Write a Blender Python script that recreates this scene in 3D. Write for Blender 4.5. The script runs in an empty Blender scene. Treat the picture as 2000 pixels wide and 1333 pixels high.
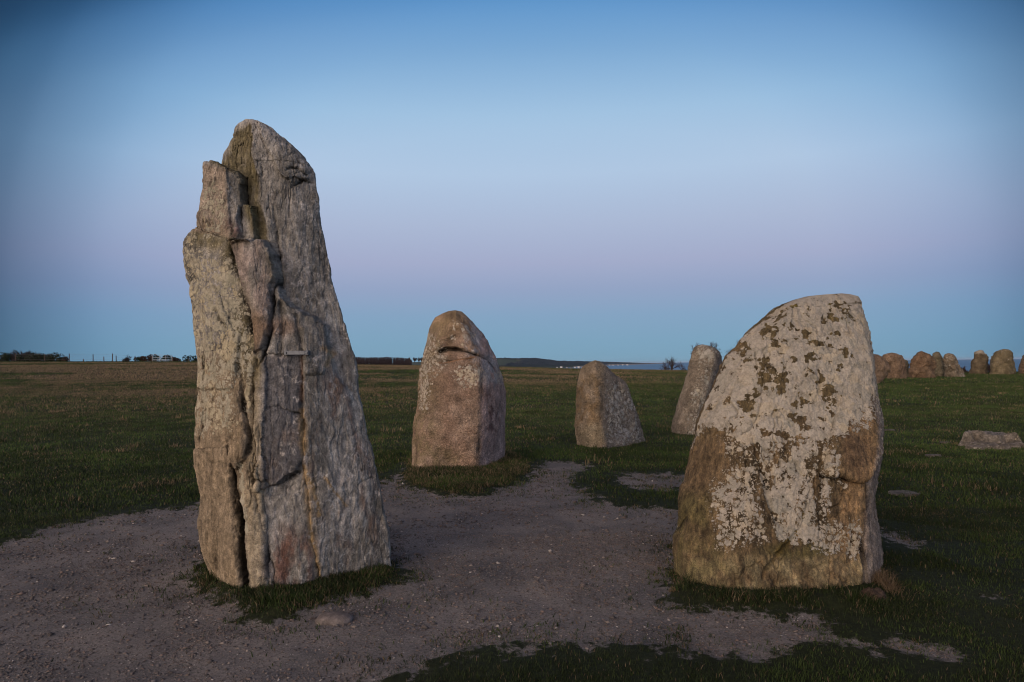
import bpy, math, random
import numpy as np
from mathutils import Vector, Matrix

# ------------------------------------------------------------------ camera, world, sun, exposure
scene = bpy.context.scene
COL = scene.collection
EYE = 1.6
FPX = 1333.0          # focal length in photo pixels (2000 px wide photo, 24 mm lens)
ROLL = 0.0107
HV = 45.1             # the level line passes this far (px) under the picture centre

cam_d = bpy.data.cameras.new("camera")
cam_d.lens = 24.0
cam_d.sensor_width = 36.0
cam_d.shift_y = HV / 2000.0
cam_d.clip_end = 120000.0
cam_d.clip_start = 0.05
cam = bpy.data.objects.new("camera", cam_d)
cam.location = (0, 0, EYE)
cam.rotation_euler = (Matrix.Rotation(ROLL, 3, 'Y') @ Matrix.Rotation(math.radians(90), 3, 'X')).to_euler()
COL.objects.link(cam)
scene.camera = cam

SUN_AZ_X, SUN_AZ_Y = -0.58, -0.81      # direction towards the afterglow, behind and left of the camera
SUN_EL = math.radians(11.0)

world = bpy.data.worlds.new("World")
scene.world = world
world.use_nodes = True
def build_world():
    nt = world.node_tree; N = nt.nodes; L = nt.links; N.clear()
    out = N.new('ShaderNodeOutputWorld'); bg = N.new('ShaderNodeBackground')
    L.new(bg.outputs[0], out.inputs[0])
    tc = N.new('ShaderNodeTexCoord')
    sep = N.new('ShaderNodeSeparateXYZ'); L.new(tc.outputs['Generated'], sep.inputs[0])
    asn = N.new('ShaderNodeMath'); asn.operation = 'ARCSINE'; L.new(sep.outputs['Z'], asn.inputs[0])
    mr = N.new('ShaderNodeMapRange'); L.new(asn.outputs[0], mr.inputs[0])
    mr.inputs[1].default_value = 0.0; mr.inputs[2].default_value = math.radians(60)
    # anti-twilight arch: teal earth shadow at the horizon, mauve belt, pale blue, deep blue overhead
    ramp = N.new('ShaderNodeValToRGB'); L.new(mr.outputs[0], ramp.inputs[0])
    cr = ramp.color_ramp
    stops = [(-0.0, (122, 161, 185)), (1.8, (124, 163, 190)), (4.0, (131, 163, 194)), (6.2, (146, 163, 196)), (8.4, (162, 171, 202)),
             (11.5, (170, 184, 212)), (15.5, (175, 198, 225)), (20.0, (163, 195, 225)), (24.5, (140, 179, 217)),
             (29.5, (106, 162, 212)), (40.0, (50, 92, 150)), (60.0, (22, 46, 92))]
    def lin(c):
        c = c / 255.0
        return c / 12.92 if c <= 0.04045 else ((c + 0.055) / 1.055) ** 2.4
    while len(cr.elements) > 1: cr.elements.remove(cr.elements[-1])
    for i, (e, c) in enumerate(stops):
        el = cr.elements[0] if i == 0 else cr.elements.new(min(1, max(0, e / 60.0)))
        el.position = min(1, max(0, e / 60.0)); el.color = (lin(c[0]), lin(c[1]), lin(c[2]), 1)
    # lens vignette painted into the sky colour: it dims to both sides
    dot = N.new('ShaderNodeVectorMath'); dot.operation = 'DOT_PRODUCT'
    L.new(tc.outputs['Generated'], dot.inputs[0])
    d = Vector((0.035, 1.0, 0.07)).normalized(); dot.inputs[1].default_value = d
    fr = N.new('ShaderNodeValToRGB'); L.new(dot.outputs['Value'], fr.inputs[0])
    fc = fr.color_ramp; fc.interpolation = 'CARDINAL'
    for i, (p, c) in enumerate([(0.0, (1.25, 1.15, 1.1)), (.25, (.9, .9, .9)), (.55, (.30, .34, .38)), (.70, (.12, .17, .22)), (.755, (.22, .30, .36)), (.786, (.37, .46, .53)), (.838, (.72, .80, .86)), (.91, (.98, .99, 1)), (1.0, (1.0, 1.0, 1.0))]):
        e = fc.elements[i] if i < 2 else fc.elements.new(p)
        e.position = p; e.color = (*c, 1)
    mul = N.new('ShaderNodeMix'); mul.data_type = 'RGBA'; mul.blend_type = 'MULTIPLY'; mul.inputs[0].default_value = 1
    L.new(ramp.outputs[0], mul.inputs[6]); L.new(fr.outputs[0], mul.inputs[7])
    dt3 = N.new('ShaderNodeVectorMath'); dt3.operation = 'DOT_PRODUCT'; L.new(tc.outputs['Generated'], dt3.inputs[0]); dt3.inputs[1].default_value = (0.03, .77, -.64)
    f3 = N.new('ShaderNodeValToRGB'); L.new(dt3.outputs['Value'], f3.inputs[0]); f3.color_ramp.interpolation = 'CARDINAL'  # second vignette factor painted into the sky, darkening its upper corners
    for i, (p, c) in enumerate([(0.0, (1, 1, 1)), (.2, (.5, .6, .7)), (.30, (.28, .42, .53)), (.335, (.47, .64, .77)), (.38, (.66, .78, .88)), (.44, (.82, .90, .95)), (.52, (1, 1, 1))]):
        e = f3.color_ramp.elements[i] if i < 2 else f3.color_ramp.elements.new(p); e.position = p; e.color = (*c, 1)
    m3 = N.new('ShaderNodeMix'); m3.data_type = 'RGBA'; m3.blend_type = 'MULTIPLY'; m3.inputs[0].default_value = 1
    L.new(mul.outputs[2], m3.inputs[6]); L.new(f3.outputs[0], m3.inputs[7]); mul = m3
    # afterglow round the place where the sun went down
    dot2 = N.new('ShaderNodeVectorMath'); dot2.operation = 'DOT_PRODUCT'
    L.new(tc.outputs['Generated'], dot2.inputs[0])
    dot2.inputs[1].default_value = Vector((SUN_AZ_X, SUN_AZ_Y, 0.12)).normalized()
    gr = N.new('ShaderNodeValToRGB'); L.new(dot2.outputs['Value'], gr.inputs[0])
    gc = gr.color_ramp; gc.interpolation = 'EASE'
    gc.elements[0].position = 0.10; gc.elements[0].color = (0, 0, 0, 1)
    gc.elements[1].position = 1.0; gc.elements[1].color = (1.5, 1.02, .68, 1)
    add = N.new('ShaderNodeMix'); add.data_type = 'RGBA'; add.blend_type = 'ADD'; add.inputs[0].default_value = 1
    L.new(mul.outputs[2], add.inputs[6]); L.new(gr.outputs[0], add.inputs[7])
    # a little of the physical sky with the sun on the horizon
    sky = N.new('ShaderNodeTexSky'); sky.sky_type = 'NISHITA'; sky.sun_disc = False
    sky.sun_elevation = math.radians(1.0); sky.sun_rotation = math.atan2(SUN_AZ_X, SUN_AZ_Y)
    sk = N.new('ShaderNodeMix'); sk.data_type = 'RGBA'; sk.blend_type = 'ADD'; sk.inputs[0].default_value = 0.004
    L.new(add.outputs[2], sk.inputs[6]); L.new(sky.outputs[0], sk.inputs[7])
    L.new(sk.outputs[2], bg.inputs[0]); bg.inputs[1].default_value = 1.0
build_world()

sun_d = bpy.data.lights.new("afterglow_sun", 'SUN')
sun_d.energy = 1.38
sun_d.angle = math.radians(34)
sun_d.color = (1.0, 0.80, 0.60)
sun = bpy.data.objects.new("afterglow_sun", sun_d)
sv = Vector((SUN_AZ_X * math.cos(SUN_EL), SUN_AZ_Y * math.cos(SUN_EL), math.sin(SUN_EL)))
sun.rotation_euler = sv.to_track_quat('Z', 'Y').to_euler()
COL.objects.link(sun)

scene.view_settings.view_transform = 'Standard'
scene.view_settings.look = 'None'
scene.view_settings.exposure = 0.0
scene.view_settings.gamma = 1.0
scene.cycles.filter_width = 1.05
scene.render.filter_size = 1.05

# ------------------------------------------------------------------ measuring helpers
CA, SA = math.cos(ROLL), math.sin(ROLL)
def ray(px, py):
    """slopes (x/y, z/y) of the sight line through a photo pixel"""
    u = px - 1000.0; v = py - 666.5 - HV
    return (u * CA - v * SA) / FPX, -(u * SA + v * CA) / FPX
def at(px, py, Y):
    a, b = ray(px, py)
    return a * Y, Y, EYE + b * Y
def project(x, y, z):
    a = x / y * FPX; b = -(z - EYE) / y * FPX
    return 1000.0 + a * CA + b * SA, 666.5 + HV - a * SA + b * CA

# ------------------------------------------------------------------ numpy noise
_r = np.random.RandomState(7)
PERM = np.concatenate([_r.permutation(256)] * 3).astype(np.int64)
GR = _r.normal(size=(256, 3)); GR /= np.linalg.norm(GR, axis=1)[:, None]
def perlin(x, y, z):
    x = np.asarray(x, float); y = np.asarray(y, float) + 0 * x; z = np.asarray(z, float) + 0 * x
    xi = np.floor(x).astype(np.int64); yi = np.floor(y).astype(np.int64); zi = np.floor(z).astype(np.int64)
    xf = x - xi; yf = y - yi; zf = z - zi
    u = xf ** 3 * (xf * (xf * 6 - 15) + 10); v = yf ** 3 * (yf * (yf * 6 - 15) + 10); w = zf ** 3 * (zf * (zf * 6 - 15) + 10)
    r = 0
    for dx in (0, 1):
        for dy in (0, 1):
            for dz in (0, 1):
                h = PERM[PERM[PERM[(xi + dx) & 255] + ((yi + dy) & 255)] + ((zi + dz) & 255)]
                g = GR[h]
                d = g[..., 0] * (xf - dx) + g[..., 1] * (yf - dy) + g[..., 2] * (zf - dz)
                r = r + d * (u if dx else 1 - u) * (v if dy else 1 - v) * (w if dz else 1 - w)
    return r * 1.5
def fbm(x, y, z, oct=4, gain=.5):
    r = 0; a = 1; f = 1; s = 0
    for i in range(oct):
        r = r + a * perlin(x * f + i * 17.3, y * f + i * 5.1, z * f - i * 9.7); s += a; a *= gain; f *= 2.03
    return r / s
def ridged(x, y, z, oct=4):
    r = 0; a = 1; f = 1; s = 0
    for i in range(oct):
        r = r + a * (1 - 2.2 * np.abs(perlin(x * f + i * 11.3, y * f + i * 3.1, z * f + i * 7.7))); s += a; a *= .5; f *= 2.1
    return r / s
def sstep(a, b, x):
    t = np.clip((x - a) / (b - a), 0, 1); return t * t * (3 - 2 * t)
def seg_dist(P, U, V):
    d = np.full(U.shape, 1e9)
    for (x0, y0), (x1, y1) in zip(P[:-1], P[1:]):
        dx, dy = x1 - x0, y1 - y0
        t = np.clip(((U - x0) * dx + (V - y0) * dy) / (dx * dx + dy * dy + 1e-9), 0, 1)
        d = np.minimum(d, np.hypot(U - x0 - t * dx, V - y0 - t * dy))
    return d
def poly_sd(P, U, V):
    """positive inside"""
    Q = list(P) + [P[0]]
    d = seg_dist(Q, U, V)
    ins = np.zeros(U.shape, bool)
    for (x0, y0), (x1, y1) in zip(Q[:-1], Q[1:]):
        if y0 == y1: continue
        c = ((y0 > V) != (y1 > V)) & (U < (x1 - x0) * (V - y0) / (y1 - y0) + x0)
        ins ^= c
    return np.where(ins, d, -d)

# ------------------------------------------------------------------ object helpers
def mesh_obj(name, verts, faces, mat=None, parent=None, smooth=True, attrs=None, loc=(0, 0, 0)):
    """faces: (n,k) int array or list of tuples"""
    verts = np.asarray(verts, dtype=np.float32)
    me = bpy.data.meshes.new(name)
    if isinstance(faces, np.ndarray):
        n, k = faces.shape
        me.vertices.add(len(verts)); me.vertices.foreach_set('co', verts.ravel())
        me.loops.add(n * k); me.loops.foreach_set('vertex_index', faces.astype(np.int32).ravel())
        me.polygons.add(n); me.polygons.foreach_set('loop_start', np.arange(0, n * k, k, dtype=np.int32))
        me.update(calc_edges=True)
    else:
        me.from_pydata([tuple(map(float, v)) for v in verts], [], [tuple(f) for f in faces]); me.update()
    me.polygons.foreach_set('use_smooth', np.full(len(me.polygons), smooth, dtype=bool))
    for k, v in (attrs or {}).items():
        if v.ndim == 2:
            a = me.attributes.new(k, 'FLOAT_COLOR', 'POINT')
            c = np.ones((len(verts), 4), np.float32); c[:, :3] = v; a.data.foreach_set('color', c.ravel())
        else:
            a = me.attributes.new(k, 'FLOAT', 'POINT'); a.data.foreach_set('value', v.astype(np.float32))
    if mat: me.materials.append(mat)
    me.validate()
    o = bpy.data.objects.new(name, me); o.location = loc
    COL.objects.link(o)
    if parent: o.parent = parent
    return o
def tag(o, label=None, cat=None, group=None, kind=None):
    if label: o['label'] = label
    if cat: o['category'] = cat
    if group: o['group'] = group
    if kind: o['kind'] = kind
    return o
def empty(name, loc):
    o = bpy.data.objects.new(name, None); o.location = loc; COL.objects.link(o); o.empty_display_size = .2
    return o
def grid_faces(nr, nc, wrap=False):
    r = np.arange(nr - 1)[:, None]; c = np.arange(nc if wrap else nc - 1)[None, :]
    a = r * nc + c; b = r * nc + (c + 1) % nc
    return np.stack([a, b, b + nc, a + nc], -1).reshape(-1, 4)
def box_vf(x0, x1, y0, y1, z0, z1):
    v = [(x0, y0, z0), (x1, y0, z0), (x1, y1, z0), (x0, y1, z0), (x0, y0, z1), (x1, y0, z1), (x1, y1, z1), (x0, y1, z1)]
    f = [(0, 3, 2, 1), (4, 5, 6, 7), (0, 1, 5, 4), (1, 2, 6, 5), (2, 3, 7, 6), (3, 0, 4, 7)]
    return v, f
def tube_vf(pts, radii, n=6, cap=True):
    V = []; F = []
    pts = [Vector(p) for p in pts]
    for i, p in enumerate(pts):
        d = (pts[min(i + 1, len(pts) - 1)] - pts[max(i - 1, 0)]).normalized()
        a = d.orthogonal().normalized() if abs(d.z) < .99 else Vector((1, 0, 0)); b = d.cross(a).normalized(); a = b.cross(d)
        for k in range(n):
            t = 2 * math.pi * k / n
            V.append(tuple(p + (a * math.cos(t) + b * math.sin(t)) * radii[i]))
    for i in range(len(pts) - 1):
        for k in range(n):
            F.append((i * n + k, i * n + (k + 1) % n, (i + 1) * n + (k + 1) % n, (i + 1) * n + k))
    if cap:
        F.append(tuple(range(n))[::-1]); F.append(tuple((len(pts) - 1) * n + k for k in range(n)))
    return V, F
def join_vf(parts):
    V = []; F = []
    for v, f in parts:
        o = len(V); V += list(v); F += [tuple(i + o for i in q) for q in f]
    return V, F

# ------------------------------------------------------------------ materials
def new_mat(name):
    m = bpy.data.materials.new(name); m.use_nodes = True
    nt = m.node_tree; N = nt.nodes; L = nt.links
    b = N['Principled BSDF']; b.inputs['Roughness'].default_value = .9
    if 'Specular IOR Level' in b.inputs: b.inputs['Specular IOR Level'].default_value = .2
    return m, N, L, b
def n_noise(N, L, co, scale, detail=4, rough=.55, dist=0):
    n = N.new('ShaderNodeTexNoise'); n.inputs['Scale'].default_value = scale; n.inputs['Detail'].default_value = detail
    n.inputs['Roughness'].default_value = rough; n.inputs['Distortion'].default_value = dist
    L.new(co, n.inputs['Vector']); return n
def n_ramp(N, L, fac, stops):
    r = N.new('ShaderNodeValToRGB'); L.new(fac, r.inputs[0])
    while len(r.color_ramp.elements) > 1: r.color_ramp.elements.remove(r.color_ramp.elements[-1])
    for i, (p, c) in enumerate(stops):
        if not isinstance(c, tuple): c = (c, c, c)
        e = r.color_ramp.elements[0] if i == 0 else r.color_ramp.elements.new(p)
        e.position = p; e.color = (*c, 1)
    return r
def n_mix(N, L, fac, a, b, mode='MIX'):
    m = N.new('ShaderNodeMix'); m.data_type = 'RGBA'; m.blend_type = mode
    for s, x in ((m.inputs[0], fac), (m.inputs[6], a), (m.inputs[7], b)):
        if isinstance(x, bpy.types.NodeSocket): L.new(x, s)
        elif isinstance(x, tuple): s.default_value = (*x, 1)
        else: s.default_value = x
    return m.outputs[2]
def n_math(N, L, op, a, b=None, clamp=False):
    m = N.new('ShaderNodeMath'); m.operation = op; m.use_clamp = clamp
    for s, x in zip(m.inputs, (a, b)):
        if x is None: continue
        if isinstance(x, bpy.types.NodeSocket): L.new(x, s)
        else: s.default_value = x
    return m.outputs[0]
def attr(N, name):
    a = N.new('ShaderNodeAttribute'); a.attribute_name = name; return a
def plain(name, col, rough=.85, var=.25, scale=20, metallic=0):
    m, N, L, b = new_mat(name)
    tc = N.new('ShaderNodeTexCoord')
    n = n_noise(N, L, tc.outputs['Object'], scale)
    r = n_ramp(N, L, n.outputs[0], [(.3, tuple(c * (1 - var) for c in col)), (.7, tuple(min(1, c * (1 + var)) for c in col))])
    L.new(r.outputs[0], b.inputs['Base Color']); b.inputs['Roughness'].default_value = rough; b.inputs['Metallic'].default_value = metallic
    return m

def stone_mat(name, grain=120.0, grain_amt=.3, lich_scale=24.0, lich_col=(.46, .42, .35), mid_scale=14, pit_thr=.64, bump=.5, streak=0.0, lich2=None, bumpd=.006):
    """stone colour and lichen density come from mesh attributes; nodes add the lichen discs, grain and pitting"""
    m, N, L, b = new_mat(name)
    tc = N.new('ShaderNodeTexCoord'); co = tc.outputs['Object']
    c = attr(N, 'col').outputs['Color']; li = attr(N, 'lich').outputs['Fac']
    g = n_noise(N, L, co, grain, 3, .7)
    gr = n_ramp(N, L, g.outputs[0], [(.28, 1 - grain_amt * 1.3), (.5, 1.0), (.72, 1 + grain_amt * 1.3)])
    mid = n_noise(N, L, co, mid_scale, 7, .72)
    mr_ = n_ramp(N, L, mid.outputs[0], [(.32, .50), (.45, .84), (.55, 1.08), (.68, 1.6)])
    x = n_mix(N, L, 1.0, c, gr.outputs[0], 'MULTIPLY'); x = n_mix(N, L, 1.0, x, mr_.outputs[0], 'MULTIPLY')
    if streak > 0:
        mp = N.new('ShaderNodeMapping'); mp.inputs['Scale'].default_value = (1, 1, .07); L.new(co, mp.inputs[0])
        s = n_noise(N, L, mp.outputs[0], 45, 4, .65, .4)
        sr = n_ramp(N, L, s.outputs[0], [(.30, (1 - streak, 1 - streak, 1 - streak * .9)), (.5, 1.0), (.7, (1 + streak, 1 + streak * .9, 1 + streak * .75))])
        x = n_mix(N, L, 1.0, x, sr.outputs[0], 'MULTIPLY')
    # lichen: round crusts that merge where the density is high
    wob = n_noise(N, L, co, lich_scale * 1.3, 3, .6)
    sub = N.new('ShaderNodeVectorMath'); sub.operation = 'MULTIPLY_ADD'; L.new(wob.outputs['Color'], sub.inputs[0])
    sub.inputs[1].default_value = (1.1 / lich_scale,) * 3; L.new(co, sub.inputs[2])
    vo = N.new('ShaderNodeTexVoronoi'); vo.inputs['Scale'].default_value = lich_scale; L.new(sub.outputs[0], vo.inputs['Vector'])
    vo2 = N.new('ShaderNodeTexVoronoi'); vo2.inputs['Scale'].default_value = lich_scale * .42; L.new(sub.outputs[0], vo2.inputs['Vector'])
    rad = n_math(N, L, 'MULTIPLY', n_math(N, L, 'ADD', vo.outputs['Color'], .25), .9)
    a = n_math(N, L, 'SUBTRACT', n_math(N, L, 'MULTIPLY', li, rad), n_math(N, L, 'MULTIPLY', vo.outputs['Distance'], .62))
    big = n_math(N, L, 'SUBTRACT', n_math(N, L, 'SUBTRACT', n_math(N, L, 'MULTIPLY', li, 1.35), .40), n_math(N, L, 'MULTIPLY', vo2.outputs['Distance'], .95))
    nz = n_noise(N, L, co, lich_scale * .35, 4, .6)
    big = n_math(N, L, 'ADD', big, n_math(N, L, 'MULTIPLY', n_math(N, L, 'SUBTRACT', nz.outputs[0], .55), .9))
    a = n_math(N, L, 'MAXIMUM', a, big)
    vo3 = N.new('ShaderNodeTexVoronoi'); vo3.inputs['Scale'].default_value = lich_scale * 2.7; L.new(sub.outputs[0], vo3.inputs['Vector'])
    sm_ = n_math(N, L, 'SUBTRACT', n_math(N, L, 'MULTIPLY', n_math(N, L, 'MULTIPLY', li, .95), n_math(N, L, 'SUBTRACT', n_math(N, L, 'MULTIPLY', vo3.outputs['Color'], 1.5), .25)), n_math(N, L, 'MULTIPLY', vo3.outputs['Distance'], .60))
    a = n_math(N, L, 'MAXIMUM', a, sm_)
    pit = n_noise(N, L, co, lich_scale * 1.9, 5, .75)
    a = n_math(N, L, 'SUBTRACT', a, n_math(N, L, 'MULTIPLY', n_math(N, L, 'SUBTRACT', pit.outputs[0], pit_thr), 3.0, clamp=True))
    mask = n_ramp(N, L, a, [(0.0, 0.0), (0.035, 1.0)])
    ln = n_noise(N, L, co, 95, 6, .85)
    lc = n_ramp(N, L, ln.outputs[0], [(.32, tuple(v * .50 for v in lich_col)), (.46, tuple(v * .92 for v in lich_col)), (.6, lich_col), (.8, tuple(v * 1.25 for v in lich_col))])
    ve = N.new('ShaderNodeTexVoronoi'); ve.feature = 'DISTANCE_TO_EDGE'; ve.inputs['Scale'].default_value = lich_scale * .8; L.new(sub.outputs[0], ve.inputs['Vector'])
    er = n_ramp(N, L, ve.outputs['Distance'], [(0.0, .74), (.06, 1.0)])
    md = n_noise(N, L, co, lich_scale * .5, 5, .75); mdr = n_ramp(N, L, md.outputs[0], [(.3, (.66, .64, .60)), (.5, 1.0), (.72, (1.18, 1.17, 1.15))])
    lc2 = n_mix(N, L, 1.0, n_mix(N, L, 1.0, lc.outputs[0], er.outputs[0], 'MULTIPLY'), mdr.outputs[0], 'MULTIPLY')
    vcr = n_ramp(N, L, vo2.outputs['Color'], [(0.0, (.66, .70, .68)), (.35, (.92, .93, .92)), (.6, (1.0, 1.0, 1.0)), (.85, (1.10, 1.04, .90)), (1.0, (.86, .84, .70))])
    lc2 = n_mix(N, L, .8, lc2, vcr.outputs[0], 'MULTIPLY')
    rim = n_ramp(N, L, a, [(0.0, .72), (0.09, 1.0)])
    lcc = n_mix(N, L, 1.0, lc2, rim.outputs[0], 'MULTIPLY')
    x = n_mix(N, L, mask.outputs[0], x, lcc)
    L.new(x, b.inputs['Base Color'])
    b.inputs['Roughness'].default_value = .92
    h1 = n_math(N, L, 'MULTIPLY', g.outputs[0], .5)
    h2 = n_noise(N, L, co, 26, 6, .7)
    h = n_math(N, L, 'ADD', h1, n_math(N, L, 'MULTIPLY', h2.outputs[0], 1.6))
    h = n_math(N, L, 'ADD', h, n_math(N, L, 'MULTIPLY', mask.outputs[0], .35))
    bp = N.new('ShaderNodeBump'); bp.inputs['Strength'].default_value = bump; bp.inputs['Distance'].default_value = bumpd * 3
    L.new(h, bp.inputs['Height']); L.new(bp.outputs[0], b.inputs['Normal'])
    return m

# ------------------------------------------------------------------ terrain
CRX = [-400, 0, 400, 700, 1000, 1100, 1340, 1700, 2000, 2400]
CRY = [709, 709.5, 709.5, 713, 717.5, 720, 724, 725.5, 726.5, 730]
CY = 112.0
_cs = [ray(px, py) for px, py in zip(CRX, CRY)]
_ax = np.array([c[0] for c in _cs]); _az = np.array([c[1] for c in _cs])
def ground_z(x, y):
    x = np.asarray(x, float); y = np.asarray(y, float)
    R = np.maximum(np.abs(y), 1.0)
    a = np.clip(x / np.maximum(y, 8.0), -1.1, 1.1)
    sl = np.interp(a, _ax, _az)
    zc = EYE + sl * CY
    k = sstep(14, CY, y)
    z = zc * k
    # beyond the crest: land behind stays just under the sight line on the left, falls to the sea on the right
    over = np.maximum(y - CY, 0)
    land = EYE + sl * y - np.minimum(.012 * over, 1.2 + .0012 * over) 
    sea = zc - over * .20
    w = sstep(-.06, -.17, a)
    z2 = np.where(over > 0, land * w + sea * (1 - w), z)
    z2 = np.maximum(z2, -22.0)
    side = np.abs(x)
    z2 = z2 + .05 * perlin(x * .09, y * .09, 3.3) * sstep(6, 20, np.hypot(x, y)) + .018 * perlin(x * .6, y * .6, 1.1)
    return z2 + mound(x, y)
def ground_relief(x, y): return .008 * perlin(x * 9, y * 9, .3) + .012 * perlin(x * 3.2, y * 3.2, 7.3) + .004 * perlin(x * 19, y * 19, 2.3)
def gpt(px, py, n=30):
    a, b = ray(px, py); Y = EYE / max(-b, 1e-4)
    Y = min(Y, 200)
    for i in range(n):
        z = float(ground_z0(a * Y, Y)); Y = .5 * Y + .5 * min((EYE - z) / max(-b, 1e-4), 300)
    return a * Y, Y
MOUNDS = []   # (polygon in metres, height)
def ground_z0(x, y):
    x = np.asarray(x, float); y = np.asarray(y, float)
    a = np.clip(x / np.maximum(y, 8.0), -1.1, 1.1)
    return (EYE + np.interp(a, _ax, _az) * CY) * sstep(14, CY, y)
def gpoly(P): return [gpt(*p) for p in P]
def mound(x, y):
    z = 0
    for poly, h, fe in MOUNDS:
        bx = [p[0] for p in poly]; by = [p[1] for p in poly]
        m = (x > min(bx) - 1) & (x < max(bx) + 1) & (y > min(by) - 1) & (y < max(by) + 1)
        if not np.any(m): continue
        sd = np.full(np.shape(x), -1.0); 
        if np.ndim(x) == 0: sd = poly_sd(poly, np.array([float(x)]), np.array([float(y)]))[0]
        else: sd[m] = poly_sd(poly, x[m], y[m])
        z = z + h * sstep(-fe * .3, fe, sd)
    return z
# turf mounds round the feet of the near stones
M_TALL = gpoly([(385, 1128), (400, 1145), (430, 1172), (475, 1194), (540, 1200), (600, 1188), (650, 1176), (720, 1162), (776, 1140), (774, 1112), (740, 1090), (600, 1060), (430, 1060), (395, 1090)])
M_PINK = gpoly([(785, 942), (830, 952), (880, 964), (930, 963), (985, 950), (1035, 928), (1040, 900), (1010, 888), (985, 870), (900, 868), (800, 880), (790, 920)])
M_BIG = gpoly([(1318, 1165), (1380, 1178), (1450, 1182), (1530, 1192), (1590, 1178), (1640, 1190), (1700, 1200), (1740, 1180), (1740, 1110), (1700, 1060), (1320, 1060), (1312, 1120)])
MOUNDS += [(M_TALL, .035, .12), (M_PINK, .02, .35), (M_BIG, .02, .12)]

# bare gravel: traced on the ground, measured in metres
GRAVEL = gpoly([(-400, 1100), (-150, 1075), (0, 1062), (50, 1045), (100, 1030), (180, 1012), (240, 1000), (300, 990), (360, 988), (400, 978), (470, 960), (600, 950), (740, 944),
                (765, 928), (805, 905), (830, 915), (790, 940), (830, 955), (880, 966), (930, 966), (985, 952), (1030, 930), (1045, 908), (1075, 899), (1115, 898), (1152, 906), (1135, 925), (1112, 942), (1130, 958), (1175, 978),
                (1250, 985), (1325, 996), (1400, 1010), (1500, 1040), (1600, 1100), (1600, 1170), (1625, 1195), (1615, 1225), (1680, 1240), (1780, 1247), (1850, 1264), (1875, 1272),
                (1850, 1280), (1750, 1270), (1600, 1262), (1480, 1270), (1400, 1276), (1300, 1272), (1200, 1262), (1100, 1264), (1000, 1258), (900, 1266), (830, 1288), (780, 1308), (735, 1333), (640, 1420), (500, 1640), (0, 1900), (-900, 1900), (-900, 1200)])
PATCH1 = gpoly([(1195, 928), (1240, 922), (1340, 924), (1420, 930), (1420, 950), (1340, 953), (1260, 955), (1215, 950), (1190, 940)])
PATCH2 = gpoly([(1700, 1028), (1760, 1036), (1815, 1050), (1850, 1062), (1800, 1072), (1735, 1068), (1700, 1060)])
PATCH3 = gpoly([(1880, 1160), (1930, 1140), (2000, 1130), (2080, 1130), (2050, 1165), (1960, 1190), (1900, 1195)])
def gravel_sd(x, y):
    s = poly_sd(GRAVEL, x, y)
    s = np.maximum(s, poly_sd(PATCH1, x, y) * .8 - .05 + .18 * perlin(x * 4, y * 4, 6.5)); s = np.maximum(s, poly_sd(PATCH2, x, y) * .8 - .10); s = np.maximum(s, poly_sd(PATCH3, x, y) * .8 - .16)
    for M in (M_TALL, M_PINK, M_BIG): s = np.minimum(s, -poly_sd(M, x, y))
    n = .15 * perlin(x * 2.2, y * 2.2, 0.5) + .13 * perlin(x * 6, y * 6, 4.5) + .09 * perlin(x * 15, y * 15, 2.5) + .04 * perlin(x * 33, y * 33, 2.5)
    # scattered turf islands at the left margin
    isl = perlin(x * 1.7 + 3.1, y * 2.3, 8.8)
    near = np.exp(-((x + 4.2) / 1.3) ** 2 - ((y - 5.6) / .9) ** 2)
    s = s - np.maximum(isl - .12, 0) * 2.2 * near
    return s + n * np.clip(1.2 - s, .3, 1)

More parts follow.
